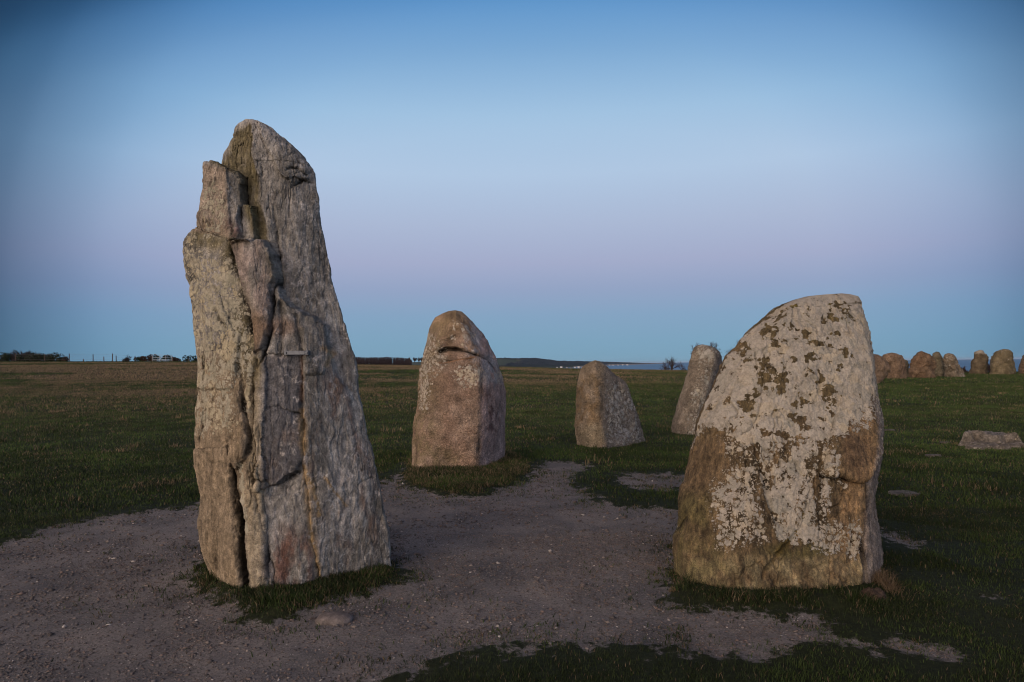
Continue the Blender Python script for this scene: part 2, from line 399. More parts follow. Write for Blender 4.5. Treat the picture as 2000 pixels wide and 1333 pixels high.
def build_ground():
    n = 880
    u = np.linspace(-1, 1, n)
    a = 1.6; R = 1500
    w = np.sinh(u * math.asinh(R / a)) * a
    X, Y = np.meshgrid(w + .4, w + 6.0)
    x = X.ravel(); y = Y.ravel()
    z = ground_z(x, y)
    sd = np.full(x.shape, -3.0)
    m = (np.abs(x) < 12) & (y > -4) & (y < 14)
    sd[m] = gravel_sd(x[m], y[m])
    z = z - .02 * sstep(-.08, .12, sd)
    z[m] += ground_relief(x[m], y[m])
    dry = dryness(x, y)
    m_, N, L, b = new_mat('turf_and_gravel')
    tc = N.new('ShaderNodeTexCoord'); co = tc.outputs['Object']
    gs = attr(N, 'gravel').outputs['Fac']; dr = attr(N, 'dry').outputs['Fac']
    # gravel
    g1 = n_noise(N, L, co, 60, 5, .75); g2 = n_noise(N, L, co, 1.6, 5, .6)
    gc = n_ramp(N, L, g1.outputs[0], [(.28, (.052, .051, .051)), (.45, (.130, .124, .119)), (.6, (.190, .178, .170)), (.74, (.22, .19, .17))])
    gv = n_ramp(N, L, g2.outputs[0], [(.3, (.62, .63, .66)), (.5, (1.0, .98, .97)), (.7, (1.28, 1.22, 1.18))])
    gcol = n_mix(N, L, 1.0, gc.outputs[0], gv.outputs[0], 'MULTIPLY')
    v = N.new('ShaderNodeTexVoronoi'); v.inputs['Scale'].default_value = 75; L.new(co, v.inputs['Vector'])
    sepc = N.new('ShaderNodeSeparateColor'); L.new(v.outputs['Color'], sepc.inputs[0])
    pm = n_ramp(N, L, sepc.outputs[0], [(.80, 0.0), (.82, 1.0)])
    pd = n_ramp(N, L, v.outputs['Distance'], [(.30, 1.0), (.42, 0.0)])
    pmask = n_math(N, L, 'MULTIPLY', pm.outputs[0], pd.outputs[0])
    pc = n_ramp(N, L, sepc.outputs[1], [(0, (.10, .085, .08)), (.5, (.19, .155, .14)), (.85, (.28, .26, .25)), (1, (.42, .40, .38))])
    gcol = n_mix(N, L, pmask, gcol, pc.outputs[0])
    # turf
    t1 = n_noise(N, L, co, 22, 5, .7); t2 = n_noise(N, L, co, .9, 4, .6)
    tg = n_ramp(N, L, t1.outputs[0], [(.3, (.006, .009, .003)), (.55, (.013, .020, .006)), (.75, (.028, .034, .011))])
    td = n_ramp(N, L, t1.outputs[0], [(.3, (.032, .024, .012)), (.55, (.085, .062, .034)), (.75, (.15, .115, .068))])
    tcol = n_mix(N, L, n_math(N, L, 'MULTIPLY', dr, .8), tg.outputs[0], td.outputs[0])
    bn = n_noise(N, L, co, 9, 7, .75)
    edge = n_math(N, L, 'ADD', gs, n_math(N, L, 'MULTIPLY', n_math(N, L, 'SUBTRACT', bn.outputs[0], .5), .75))
    em = n_ramp(N, L, edge, [(0.0, 0.0), (.07, 1.0)])
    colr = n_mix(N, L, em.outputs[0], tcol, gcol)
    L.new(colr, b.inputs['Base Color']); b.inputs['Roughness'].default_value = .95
    h = n_math(N, L, 'ADD', g1.outputs[0], n_math(N, L, 'MULTIPLY', pmask, .5))
    bp = N.new('ShaderNodeBump'); bp.inputs['Strength'].default_value = .7; bp.inputs['Distance'].default_value = .012
    L.new(h, bp.inputs['Height']); L.new(bp.outputs[0], b.inputs['Normal'])
    o = mesh_obj('ground', np.stack([x, y, z], 1), grid_faces(n, n), m_, attrs={'gravel': sd, 'dry': dry})
    tag(o, kind='structure', label='grassy plateau with a bare gravel clearing')
    return o
def dryness(x, y):
    """0 green, 1 straw coloured; the far pasture is straw, mostly on the left"""
    a = x / np.maximum(y, 4)
    far = sstep(14, 55, y) * sstep(.25, -.35, a) * .9 + sstep(22, 85, y) * .75 * sstep(.50, .15, a)
    n = fbm(x * .045, y * .11, 6.6, 3) * 1.5 + .6 * fbm(x * .8, y * .5, 2.2, 3)
    n = n * (1 + far)
    s = (.04 + far) * (.75 + n) + .22 * np.maximum(fbm(x * .6, y * .6, 9.1, 2), 0)
    return np.clip(s, 0, 1)

# ------------------------------------------------------------------ standing stones
def sil_x(pts, edgeY, z):
    """pts top->bottom in pixels; edgeY (top, bottom) depth -> x(z)"""
    py0, py1 = pts[0][1], pts[-1][1]
    xs = []; zs = []
    for px, py in pts:
        t = (py - py0) / (py1 - py0); Y = edgeY[0] + (edgeY[1] - edgeY[0]) * t
        X, _, Z = at(px, py, Y); xs.append(X); zs.append(Z)
    xs = np.array(xs)[::-1]; zs = np.array(zs)[::-1]
    return np.interp(z, zs, xs), zs[-1]

def make_stone(name, Lp, Rp, YL, YR, D, B, keys, mat, feats=(), paint=None, nz=300, ns=220, nb=80, cap=.25, rnd=.05,
               noise=(), seed=0, label='', group=None, zbase=-.15, wob=(6, .35), gz=0.0, sm=2, category='standing stone'):
    """YL, YR = (top, base) distance of the left and right edge; D, B = bulge towards and away from the viewer;
       keys = [(py, [(s, f) ...])] plan of the front face at several heights"""
    rng = np.random.RandomState(seed); ym_ = .5 * (YL[0] + YR[0]); YL = (ym_, YL[1]); YR = (ym_, YR[1])
    _, ztl = sil_x(Lp, YL, 0); _, ztr = sil_x(Rp, YR, 0); zt = .5 * (ztl + ztr)
    t = np.linspace(0, 1, nz)
    z = (zbase + gz) + (zt - zbase - gz) * (1 - (1 - t) ** 1.35)
    xl, _ = sil_x(Lp, YL, z); xr, _ = sil_x(Rp, YR, z)
    mid = .5 * (xl[-1] + xr[-1])
    tt = np.clip((z - gz) / (zt - gz), 0, 1)
    yl = YL[1] + (YL[0] - YL[1]) * tt; yr = YR[1] + (YR[0] - YR[1]) * tt
    top = np.sqrt(np.clip(1 - (np.clip((z - (zt - cap)) / cap, 0, 1)) ** 2, 0, 1))
    th = np.linspace(-1, 1, ns)
    s = .72 * th + .28 * np.sin(th * math.pi / 2)
    # front plan shape, interpolated between keyed heights
    kz = []; kf = []
    def px_at(P, py): return float(np.interp(py, [p[1] for p in P], [p[0] for p in P]))
    for py, pl in keys:
        tk = np.clip((py - Lp[0][1]) / (Lp[-1][1] - Lp[0][1]), 0, 1)
        ylk = YL[0] + (YL[1] - YL[0]) * tk; yrk = YR[0] + (YR[1] - YR[0]) * tk; Dk = D[0] + (D[1] - D[0]) * tk
        pl_, pr_ = px_at(Lp, py), px_at(Rp, py)
        if pr_ - pl_ > 12:
            xlk = at(pl_, py, ylk)[0]; xrk = at(pr_, py, yrk)[0]; q = []
            for sp_, f in pl:
                if abs(sp_) == 1: q.append((sp_, f)); continue
                sw = sp_
                for _ in range(6):
                    Yp = ylk + (yrk - ylk) * (sw + 1) / 2 - Dk * f
                    sw = float(np.clip(2 * (at(pl_ + (sp_ + 1) / 2 * (pr_ - pl_), py, Yp)[0] - xlk) / (xrk - xlk) - 1, -.96, .96))
                q.append((sw, f))
            q = sorted(q); pl = [p for i, p in enumerate(q) if i == 0 or p[0] > q[i - 1][0] + 1e-3]
        Z = at(.5 * (Lp[0][0] + Rp[0][0]), py, .5 * (YL[1] + YR[1]) - .3 * D[1])[2]
        kz.append(Z); kf.append(np.interp(s, [p[0] for p in pl], [p[1] for p in pl]))
    order = np.argsort(kz); kz = np.array(kz)[order]; kf = np.array(kf)[order]
    F = np.empty((nz, ns))
    for j in range(ns): F[:, j] = np.interp(z, kz, kf[:, j])
    ker = np.array([1, 2, 3, 2, 1.]); ker /= ker.sum()
    for _ in range(sm):
        Fp = np.pad(F, ((0, 0), (2, 2)), mode='edge'); F = sum(ker[k] * Fp[:, k:k + ns] for k in range(5))
        Fp = np.pad(F, ((2, 2), (0, 0)), mode='edge'); F = sum(ker[k] * Fp[k:k + nz] for k in range(5))
    topd = np.sqrt(np.clip(1 - np.clip((z - (zt - max(cap, .30))) / max(cap, .30), 0, 1) ** 2, 0, 1)); Dz = (D[1] + (D[0] - D[1]) * tt) * topd; Bz = (B[1] + (B[0] - B[1]) * tt) * top
    lam = ((s + 1) / 2)[None, :]
    X = xl[:, None] * (1 - lam) + xr[:, None] * lam
    Yb = yl[:, None] * (1 - lam) + yr[:, None] * lam
    half = .5 * np.maximum(xr - xl, 1e-3)
    R = np.minimum(rnd, half * .6)
    Yf = Yb - Dz[:, None] * F - (R * top)[:, None] * np.sqrt(np.clip(1 - np.abs(s) ** 5, 0, 1))[None, :]
    Z = np.repeat(z[:, None], ns, 1)
    # back
    sb = np.cos(np.linspace(0, math.pi, nb + 2))[1:-1]
    lb = ((sb + 1) / 2)[None, :]
    Xb = xl[:, None] * (1 - lb) + xr[:, None] * lb
    Ybk = yl[:, None] * (1 - lb) + yr[:, None] * lb + Bz[:, None] * np.sqrt(np.clip(1 - np.abs(sb) ** 2.6, 0, 1))[None, :]
    XX = np.concatenate([X, Xb], 1); YY = np.concatenate([Yf, Ybk], 1); ZZ = np.concatenate([Z, np.repeat(z[:, None], nb, 1)], 1)
    # lean of the top is already in the edge depths; traced relief on the front face
    U, V = project(X, Yf, Z)
    wu = wob[0] * (fbm(X * wob[1] * 26, Z * wob[1] * 13, seed + .5, 5, .68)) * 1.5; wv = wob[0] * fbm(X * wob[1] * 22, Z * wob[1] * 14, seed + 9.5, 5, .65) * 1.5
    Uw = U + wu; Vw = V + wv
    rel = np.zeros(X.shape); crack = np.zeros(X.shape)
    for ft in feats:
        if ft[0] == 'slab':
            _, P, h, bev = ft[:4]; sd = poly_sd(P, Uw, Vw); a = sstep(-bev * .28, bev * .28, sd)
            if len(ft) > 4:
                (u0, v0, w0), (u1, v1, w1) = ft[4]
                q = np.clip(((U - u0) * (u1 - u0) + (V - v0) * (v1 - v0)) / ((u1 - u0) ** 2 + (v1 - v0) ** 2), 0, 1)
                a = a * (w0 + (w1 - w0) * q)
            rel += h * a
        elif ft[0] == 'groove':
            _, P, w, dep = ft[:4]; d = seg_dist(P, Uw, Vw); a = np.exp(-(d / w) ** 1.3)
            # grooves pinch and swell
            a = a * np.clip(.75 + .9 * perlin(X * 7, Z * 4, seed + 3.3), .15, 1.2)
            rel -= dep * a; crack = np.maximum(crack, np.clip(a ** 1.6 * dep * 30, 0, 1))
    edgef = sstep(1.0, .86, np.abs(s))[None, :]
    rel = rel * top[:, None]
    YY[:, :ns] = np.minimum(YY[:, :ns] - np.where(rel > 0, rel * edgef, rel), Yb - .03 * top[:, None] * np.sqrt(np.clip(1 - s ** 4, 0, 1))[None, :])
    P3 = np.stack([XX, YY, ZZ], -1)
    NC = ns + nb
    def normals(P):
        du = np.roll(P, -1, 1) - np.roll(P, 1, 1)
        dv = np.empty_like(P); dv[1:-1] = P[2:] - P[:-2]; dv[0] = P[1] - P[0]; dv[-1] = P[-1] - P[-2]
        n = np.cross(du, dv); l = np.linalg.norm(n, axis=-1, keepdims=True); return n / np.maximum(l, 1e-9)
    Nn = normals(P3); Nn[-3:] = (0, 0, 1)
    x, y, zz = P3[..., 0], P3[..., 1], P3[..., 2]
    disp = np.zeros(x.shape)
    for kind, amp, fx, fz in noise:
        o = seed * 3.7
        if kind == 'fbm': disp += amp * fbm(x * fx + o, y * fx, zz * fz, 5, .52)
        elif kind == 'ridge': disp += amp * (ridged(x * fx + o, y * fx, zz * fz, 4) - .4)
        elif kind == 'step':       # broken strata: terraced noise gives flat flakes with sharp little edges
            q = fbm(x * fx + o, y * fx, zz * fz, 4, .5) * 5; fl = np.floor(q); fr = q - fl
            disp += amp * (fl + sstep(.0, .10, fr)) / 5
        elif kind == 'pit': disp -= amp * sstep(.25, .5, fbm(x * fx + o, y * fx, zz * fz, 2))
        elif kind == 'crack':
            q = np.abs(fbm(x * fx + o, y * fx, zz * fz, 4, .55)); a = np.exp(-(q / .018) ** 2) * sstep(-.1, .3, perlin(x * 1.7 + o, y * 1.7, zz * 1.7))
            disp -= amp * a
    disp *= (np.clip(top, .2, 1) * sstep(0, .5 * cap + .03, zt - z))[:, None]
    P3 = P3 + Nn * disp[..., None]
    verts = P3.reshape(-1, 3)
    # the top row closes in one point
    tp = verts[-NC:].mean(0); tp[2] += .004
    verts = np.vstack([verts, tp[None]])
    faces = grid_faces(nz, NC, True)
    ti = len(verts) - 1; b0 = (nz - 1) * NC
    tri = np.array([[b0 + i, b0 + (i + 1) % NC, ti, ti] for i in range(NC)])
    # colours
    front = np.zeros((nz, NC), bool); front[:, :ns] = True
    Ub, Vb = project(XX[:, ns:], np.maximum(YY[:, ns:], 1), ZZ[:, ns:])
    UU = np.concatenate([U + .5 * wu, Ub], 1); VV = np.concatenate([V + .5 * wv, Vb], 1)
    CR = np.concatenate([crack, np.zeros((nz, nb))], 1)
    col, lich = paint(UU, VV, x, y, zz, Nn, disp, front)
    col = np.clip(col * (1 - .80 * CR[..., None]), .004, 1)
    col = np.vstack([col.reshape(-1, 3), col.reshape(-1, 3)[-1:]]); lich = np.append(np.clip(lich, 0, 1).ravel(), lich.ravel()[-1])
    loc = np.array([.5 * (xl[10] + xr[10]), .5 * (yl[10] + yr[10]), gz])
    fl = [tuple(f) for f in []]
    me_faces = np.vstack([faces])
    # triangles of the cap as a separate small list -> use quads with a duplicated mid vertex
    mids = []
    o = mesh_obj(name, verts - loc, me_faces, mat, attrs={'col': col, 'lich': lich}, loc=tuple(loc)) if False else None
    me = bpy.data.meshes.new(name)
    vv = (verts - loc).astype(np.float32)
    nq = len(faces); nt_ = len(tri)
    me.vertices.add(len(vv)); me.vertices.foreach_set('co', vv.ravel())
    li = np.concatenate([faces.ravel(), tri[:, :3].ravel()]).astype(np.int32)
    me.loops.add(len(li)); me.loops.foreach_set('vertex_index', li)
    me.polygons.add(nq + nt_)
    me.polygons.foreach_set('loop_start', np.concatenate([np.arange(nq) * 4, nq * 4 + np.arange(nt_) * 3]).astype(np.int32))
    me.update(calc_edges=True)
    me.polygons.foreach_set('use_smooth', np.ones(nq + nt_, bool))
    a = me.attributes.new('col', 'FLOAT_COLOR', 'POINT'); c4 = np.ones((len(vv), 4), np.float32); c4[:, :3] = col; a.data.foreach_set('color', c4.ravel())
    a = me.attributes.new('lich', 'FLOAT', 'POINT'); a.data.foreach_set('value', lich.astype(np.float32))
    me.materials.append(mat)
    o = bpy.data.objects.new(name, me); o.location = tuple(loc); COL.objects.link(o)
    tag(o, label, category, group)
    return o, (X, YY[:, :ns], Z, U, V)

def blob(U, V, u, v, ru, rv, soft=.5):
    d = np.hypot((U - u) / ru, (V - v) / rv); return sstep(1 + soft, 1 - soft, d)
def band(U, V, P, w): return np.exp(-(seg_dist(P, U, V) / w) ** 2)
def region(U, V, P, soft): return sstep(-soft, soft, poly_sd(P, U, V))
def lay(col, m, c): return col * (1 - m[..., None]) + np.array(c) * m[..., None]
def varcol(x, y, z, base, alt, f, fz=None):
    n = fbm(x * f, y * f, z * (fz if fz else f), 4, .6); m = sstep(-.25, .3, n)[..., None]
    return np.array(base) * (1 - m) + np.array(alt) * m

# --- 1: the tall split stone
def paint_tall(U, V, x, y, z, N, disp, front):
    col = varcol(x, y, z, (.172, .164, .150), (.345, .328, .305), 3.5, 1.2)
    n1 = fbm(x * 9, y * 9, z * 4, 4, .6); n2 = fbm(x * 5 + 4, y * 5, z * 2.2, 4, .6); n3 = fbm(x * 22, y * 22, z * 11, 3, .6)
    tan = region(U, V, [(340, 690), (500, 690), (520, 900), (500, 1160), (340, 1160)], 28)
    col = lay(col, tan, (.245, .195, .135)); col = lay(col, tan * sstep(-.1, .4, n2) * .7, (.20, .155, .10))
    col = lay(col, region(U, V, [(500, 700), (522, 700), (532, 1140), (500, 1140)], 6) * .8, (.30, .25, .17))
    # olive growth
    moss = np.maximum.reduce([region(U, V, [(430, 330), (480, 236), (493, 330), (505, 390), (525, 475), (500, 470), (478, 400), (470, 345)], 8),
                              blob(U, V, 430, 470, 40, 28), blob(U, V, 490, 640, 22, 90), blob(U, V, 470, 500, 24, 40), blob(U, V, 505, 720, 20, 40) * .7])
    moss = np.maximum(moss, region(U, V, [(425, 330), (455, 262), (478, 236), (488, 240), (496, 330), (500, 400), (470, 345)], 5))
    col = lay(col, moss * sstep(-.6, .2, n1 + .15) * .9, (.14, .118, .06))
    # pinkish block and upper left slab
    pink = region(U, V, [(470, 480), (527, 476), (545, 545), (540, 640), (515, 690), (500, 640), (480, 560)], 5)
    col = lay(col, pink * .8 * sstep(-.4, .2, n1), (.28, .225, .20)); col = lay(col, pink * blob(U, V, 518, 650, 18, 36) * .7, (.25, .165, .10))
    up = region(U, V, [(405, 330), (455, 340), (462, 470), (395, 460)], 6); col = lay(col, up * .8, (.28, .22, .165))
    col = lay(col, blob(U, V, 470, 452, 14, 26) * sstep(-.2, .2, n1) * .7, (.13, .06, .055))
    # dark panel under the clamp, iron-red foot, ochre seam
    panel = region(U, V, [(526, 696), (597, 692), (600, 890), (585, 915), (556, 938), (532, 930), (530, 800)], 5)
    col = lay(col, panel * .85, (.095, .095, .105)); col = lay(col, panel * sstep(.0, .35, n2) * .6, (.16, .12, .095))
    red = blob(U, V, 580, 1085, 45, 60) * sstep(-.3, .2, n1)
    col = lay(col, red * .8, (.14, .06, .04))
    rp = region(U, V, [(600, 720), (690, 720), (740, 1000), (750, 1110), (640, 1110), (610, 900)], 20)
    col = lay(col, rp * sstep(.0, .35, n2) * .8, (.16, .10, .075))
    col = lay(col, rp * sstep(.28, .5, -n2 + .3 * n1) * .8, (.36, .33, .31))
    och = np.maximum(band(U, V, [(600, 800), (603, 900), (609, 960), (618, 1040), (633, 1128)], 5), band(U, V, [(613, 930), (625, 980), (629, 1000)], 4))
    och = np.maximum(och, .8 * band(U, V, [(640, 930), (660, 960), (680, 985)], 3)); och = np.maximum(och, band(U, V, [(645, 715), (655, 690), (640, 680)], 5) * .7)
    col = lay(col, och, (.38, .26, .13))
    rust = np.maximum(band(U, V, [(599, 690), (599, 780)], 4), blob(U, V, 560, 640, 30, 18) * .6)
    col = lay(col, rust * .7, (.19, .09, .04))
    # pale quartz veins and mottling on the broad right face
    vein = np.exp(-(np.abs(fbm(x * 7 + 3, y * 7, z * 5, 4, .6)) / .03) ** 2) * sstep(520, 600, U) * sstep(-.2, .2, fbm(x * 2.5, y * 2.5, z * 2 + 4, 2))
    col = lay(col, vein * .65, (.48, .45, .42))
    blot = sstep(.22, .36, fbm(x * 10, y * 10, z * 8 + 7, 4, .65)) * sstep(480, 560, U)
    col = lay(col, blot * .65, (.46, .42, .385))
    col = col * (1 + .55 * np.clip(n3, -.6, .8))[..., None]
    seam = np.exp(-(np.abs(fbm(x * 7 + 9, y * 7, z * 1.6, 4, .6)) / .016) ** 2) * sstep(-.1, .25, fbm(x * 2, y * 2, z * 1.5 + 8, 2))  # shade of thin cracks painted into the colour as dark lines
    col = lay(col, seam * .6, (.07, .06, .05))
    ol = sstep(.1, .4, fbm(x * 3, y * 3, z * 2 + 17, 3)) * region(U, V, [(500, 380), (620, 380), (670, 640), (540, 560)], 20)
    col = lay(col, ol * .5, (.17, .14, .085))
    li = .55 * region(U, V, [(360, 475), (400, 455), (460, 480), (490, 560), (505, 640), (505, 720), (480, 740), (420, 770), (380, 790)], 16) - .32 * blob(U, V, 440, 480, 60, 30) 
    li = np.maximum(li, .5 * region(U, V, [(380, 760), (470, 730), (480, 840), (400, 850)], 20))
    li = np.maximum(li, .75 * band(U, V, [(484, 905), (492, 960), (500, 1030)], 7)); li = np.maximum(li, .45 * blob(U, V, 430, 420, 25, 60))
    li = np.maximum(li, .55 * band(U, V, [(500, 700), (496, 800)], 9))
    li = np.where(front, li, .25 * sstep(0, .4, fbm(x * 2, y * 2, z * 2, 2)))
    li = li + .25 * n1
    li = np.where(li < .12, 0, li)
    return col, li
def build_tall():
    Lp = [(480, 233), (468, 242), (455, 272), (437, 300), (433, 327), (412, 328.5), (408, 333), (407, 380), (403, 400), (402, 425), (398, 430), (397, 455), (388, 462), (369, 480), (366, 500),
          (369, 520), (371, 545), (379, 570), (381, 620), (384, 660), (388, 700), (388, 760), (386, 800), (388, 850), (391, 900), (396, 930), (403, 960), (400, 985), (396, 1010), (399, 1045), (406, 1075), (413, 1100), (424, 1130), (430, 1200)]
    Rp = [(480, 233), (492, 234), (506, 238), (530, 250), (552, 271), (575, 291), (588, 303), (602, 320), (614, 338), (617, 370), (620, 385), (624, 420), (632, 455), (640, 488), (645, 520), (646, 545),
          (657, 578), (665, 610), (672, 640), (681, 665), (688, 690), (694, 720), (699, 765), (706, 795), (713, 832), (719, 860), (730, 900), (737, 930), (743, 962), (747, 1000), (755, 1040), (758, 1075), (763, 1115), (766, 1200)]
    F = [
        ('slab', [(350, 500), (366, 478), (388, 461), (402, 452), (438, 468), (466, 479), (526, 474), (541, 500), (548, 560), (565, 591), (600, 611), (641, 637), (652, 690), (664, 730), (700, 790), (800, 900), (800, 1180), (350, 1180)], .13, 7, ((600, 800, 1.0), (745, 800, 0.0))),
        ('slab', [(380, 326), (412, 326), (440, 331), (470, 343), (476, 400), (480, 474), (466, 478), (438, 468), (402, 452), (388, 452)], .12, 5),
        ('slab', [(453, 338), (474, 345), (478, 400), (481, 474), (463, 474), (458, 400)], -.07, 5, ((456, 400, .2), (476, 398, 1.0))),
        ('slab', [(474, 404), (498, 402), (504, 480), (470, 480)], .06, 5),
        ('slab', [(425, 327), (425, 225), (488, 225), (495, 260), (499, 330), (508, 400), (528, 476), (502, 476), (497, 403), (476, 400), (472, 345), (441, 330)], -.13, 5, ((503, 350, .3), (440, 350, 1.0))),
        ('slab', [(470, 470), (527, 470), (541, 500), (546, 540), (538, 570), (541, 610), (539, 640), (522, 682), (509, 690), (500, 640), (490, 590), (476, 530)], .032, 8),
        ('slab', [(500, 236), (540, 250), (600, 318), (618, 345), (590, 353), (574, 345), (562, 352), (552, 345), (530, 300)], .03, 6),
        ('slab', [(516, 690), (598, 688), (600, 820), (600, 890), (587, 913), (556, 938), (520, 950), (514, 850)], .06, 5, ((0, 690, .15), (0, 930, 1.0))),
        ('slab', [(530, 690), (600, 690), (600, 960), (532, 960)], -.03, 5),
        ('slab', [(452, 740), (478, 728), (489, 790), (502, 858), (495, 890), (478, 912), (461, 905), (465, 860)], .055, 6, ((0, 740, .2), (0, 880, 1.0))),
        ('slab', [(370, 880), (458, 868), (466, 920), (476, 985), (490, 1160), (370, 1160)], .035, 5),
        ('slab', [(492, 900), (520, 900), (538, 1080), (532, 1160), (496, 1160)], .035, 5),
        ('slab', [(600, 640), (642, 640), (652, 690), (640, 730), (606, 730)], .03, 12),
        ('slab', [(388, 560), (430, 560), (480, 660), (470, 760), (388, 760)], .02, 12),
        ('groove', [(468, 490), (475, 530), (488, 575), (498, 612), (501, 652), (514, 690)], 5, .07),
        ('groove', [(543, 500), (552, 545), (541, 580), (543, 640), (528, 690), (516, 720)], 4.5, .07),
        ('groove', [(533, 400), (541, 460), (546, 500)], 3, .03),
        ('groove', [(478, 715), (486, 750), (491, 800), (502, 850), (495, 885), (480, 908)], 4, .06),
        ('groove', [(468, 905), (473, 940), (479, 990), (485, 1040), (489, 1090), (493, 1150)], 6.5, .13),
        ('groove', [(462, 865), (463, 920), (471, 975)], 3.5, .04),
        ('groove', [(515, 705), (508, 740), (506, 800), (511, 850), (516, 880), (512, 930), (519, 980), (530, 1030), (538, 1070), (536, 1110), (526, 1150)], 3.8, .055),
        ('groove', [(538, 1070), (548, 1105), (552, 1150)], 3, .04),
        ('groove', [(599, 690), (600, 760), (602, 830), (598, 890), (606, 940), (613, 1000), (620, 1050), (630, 1130)], 3.2, .03),
        ('groove', [(612, 860), (620, 900), (622, 960), (636, 1010)], 2.6, .02),
        ('groove', [(538, 795), (560, 792), (575, 803), (597, 806)], 2.4, .03), ('groove', [(577, 725), (579, 760), (581, 800)], 1.6, .01),
        ('groove', [(690, 848), (704, 838), (716, 834)], 2.6, .03), ('groove', [(700, 945), (728, 930)], 2.4, .02),
        ('groove', [(385, 535), (392, 552), (386, 562)], 7, .06), ('groove', [(437, 610), (455, 640), (460, 668)], 4, .05),
        ('groove', [(562, 330), (585, 333), (600, 342)], 3, .03), ('groove', [(572, 362), (590, 352), (612, 356)], 3, .04),
        ('groove', [(520, 930), (545, 941), (560, 940), (590, 918)], 4, .05),
        ('groove', [(540, 760), (545, 850), (542, 920)], 2, .012), ('groove', [(620, 700), (640, 690), (655, 672)], 3, .03),
        ('groove', [(412, 700), (418, 780), (410, 860)], 4, .02), ('groove', [(432, 900), (436, 1000), (440, 1100)], 5, .02),
        ('groove', [(556, 600), (562, 650), (556, 690)], 5, .04), ('groove', [(590, 620), (596, 690)], 4, .03),
    ]
    keys = [(233, [(-1, 0), (-.2, 1), (.5, .8), (1, 0)]), (340, [(-1, .3), (-.14, 1), (.55, .7), (1, 0)]), (450, [(-1, .3), (.05, 1), (.6, .6), (1, 0)]),
            (600, [(-1, 0), (-.45, .75), (0, 1), (.45, .72), (1, 0)]), (850, [(-1, 0), (-.75, .45), (-.35, 1), (.2, .88), (.6, .45), (1, 0)]),
            (1150, [(-1, 0), (-.62, 1), (-.25, 1), (.08, .8), (.5, .42), (1, 0)])]
    o, g = make_stone('standing_stone', Lp, Rp, (5.25, 5.42), (5.25, 5.36), (.12, .40), (.15, .35), keys,
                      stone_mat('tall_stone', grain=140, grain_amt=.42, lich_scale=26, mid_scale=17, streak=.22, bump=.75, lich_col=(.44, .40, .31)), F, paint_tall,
                      nz=860, ns=420, nb=120, cap=.10, rnd=.03, seed=3,
                      noise=[('fbm', .035, 1.6, .8), ('step', .028, 4, 1.2), ('ridge', .003, 14, 3.0), ('fbm', .006, 16, 9), ('crack', .016, 6, 1.2), ('crack', .006, 10, 3), ('step', .013, 13, 7), ('fbm', .003, 50, 30)],
                      wob=(7, .35), sm=8, label='tallest standing stone, split into grey and tan slabs, with a small metal clamp')
    return o, g

# --- 2: pink granite stone
def paint_pink(U, V, x, y, z, N, disp, front):
    col = varcol(x, y, z, (.235, .160, .115), (.30, .220, .165), 2.5)
    n1 = fbm(x * 8, y * 8, z * 6, 4, .6)
    ol = np.maximum.reduce([region(U, V, [(800, 600), (905, 600), (880, 660), (850, 720), (850, 930), (800, 930)], 30), blob(U, V, 850, 900, 50, 30) * .8])
    col = lay(col, ol * sstep(-.5, .3, n1) * .85, (.165, .135, .072))
    col = lay(col, blob(U, V, 890, 620, 60, 30) * .5, (.30, .21, .12))
    rt = region(U, V, [(916, 615), (938, 690), (941, 760), (937, 930), (1000, 930), (1000, 600)], 5)
    col = lay(col, rt * .8, (.33, .245, .23)); col = lay(col, rt * blob(U, V, 962, 800, 18, 60) * sstep(0, .3, n1), (.14, .09, .085))
    pale = np.maximum(blob(U, V, 962, 722, 26, 32) * sstep(-.15, .05, n1), blob(U, V, 925, 660, 16, 50) * sstep(-.2, .05, n1) * .9)
    col = lay(col, pale * .8, (.30, .30, .31))
    col = lay(col, blob(U, V, 850, 705, 32, 10) * .6, (.12, .10, .07))
    col = lay(col, band(U, V, [(852, 710), (880, 707), (925, 698)], 1.5) * .8, (.40, .22, .12))
    li = .8 * np.maximum.reduce([.62 * band(U, V, [(838, 660), (832, 720), (826, 790)], 16), .62 * blob(U, V, 915, 733, 32, 26), .8 * blob(U, V, 903, 650, 26, 26) * sstep(-.1, .2, n1), .5 * blob(U, V, 850, 700, 25, 40), .5 * blob(U, V, 975, 735, 12, 18)])
    return col, np.where(front, li, .2 * sstep(.1, .3, n1))
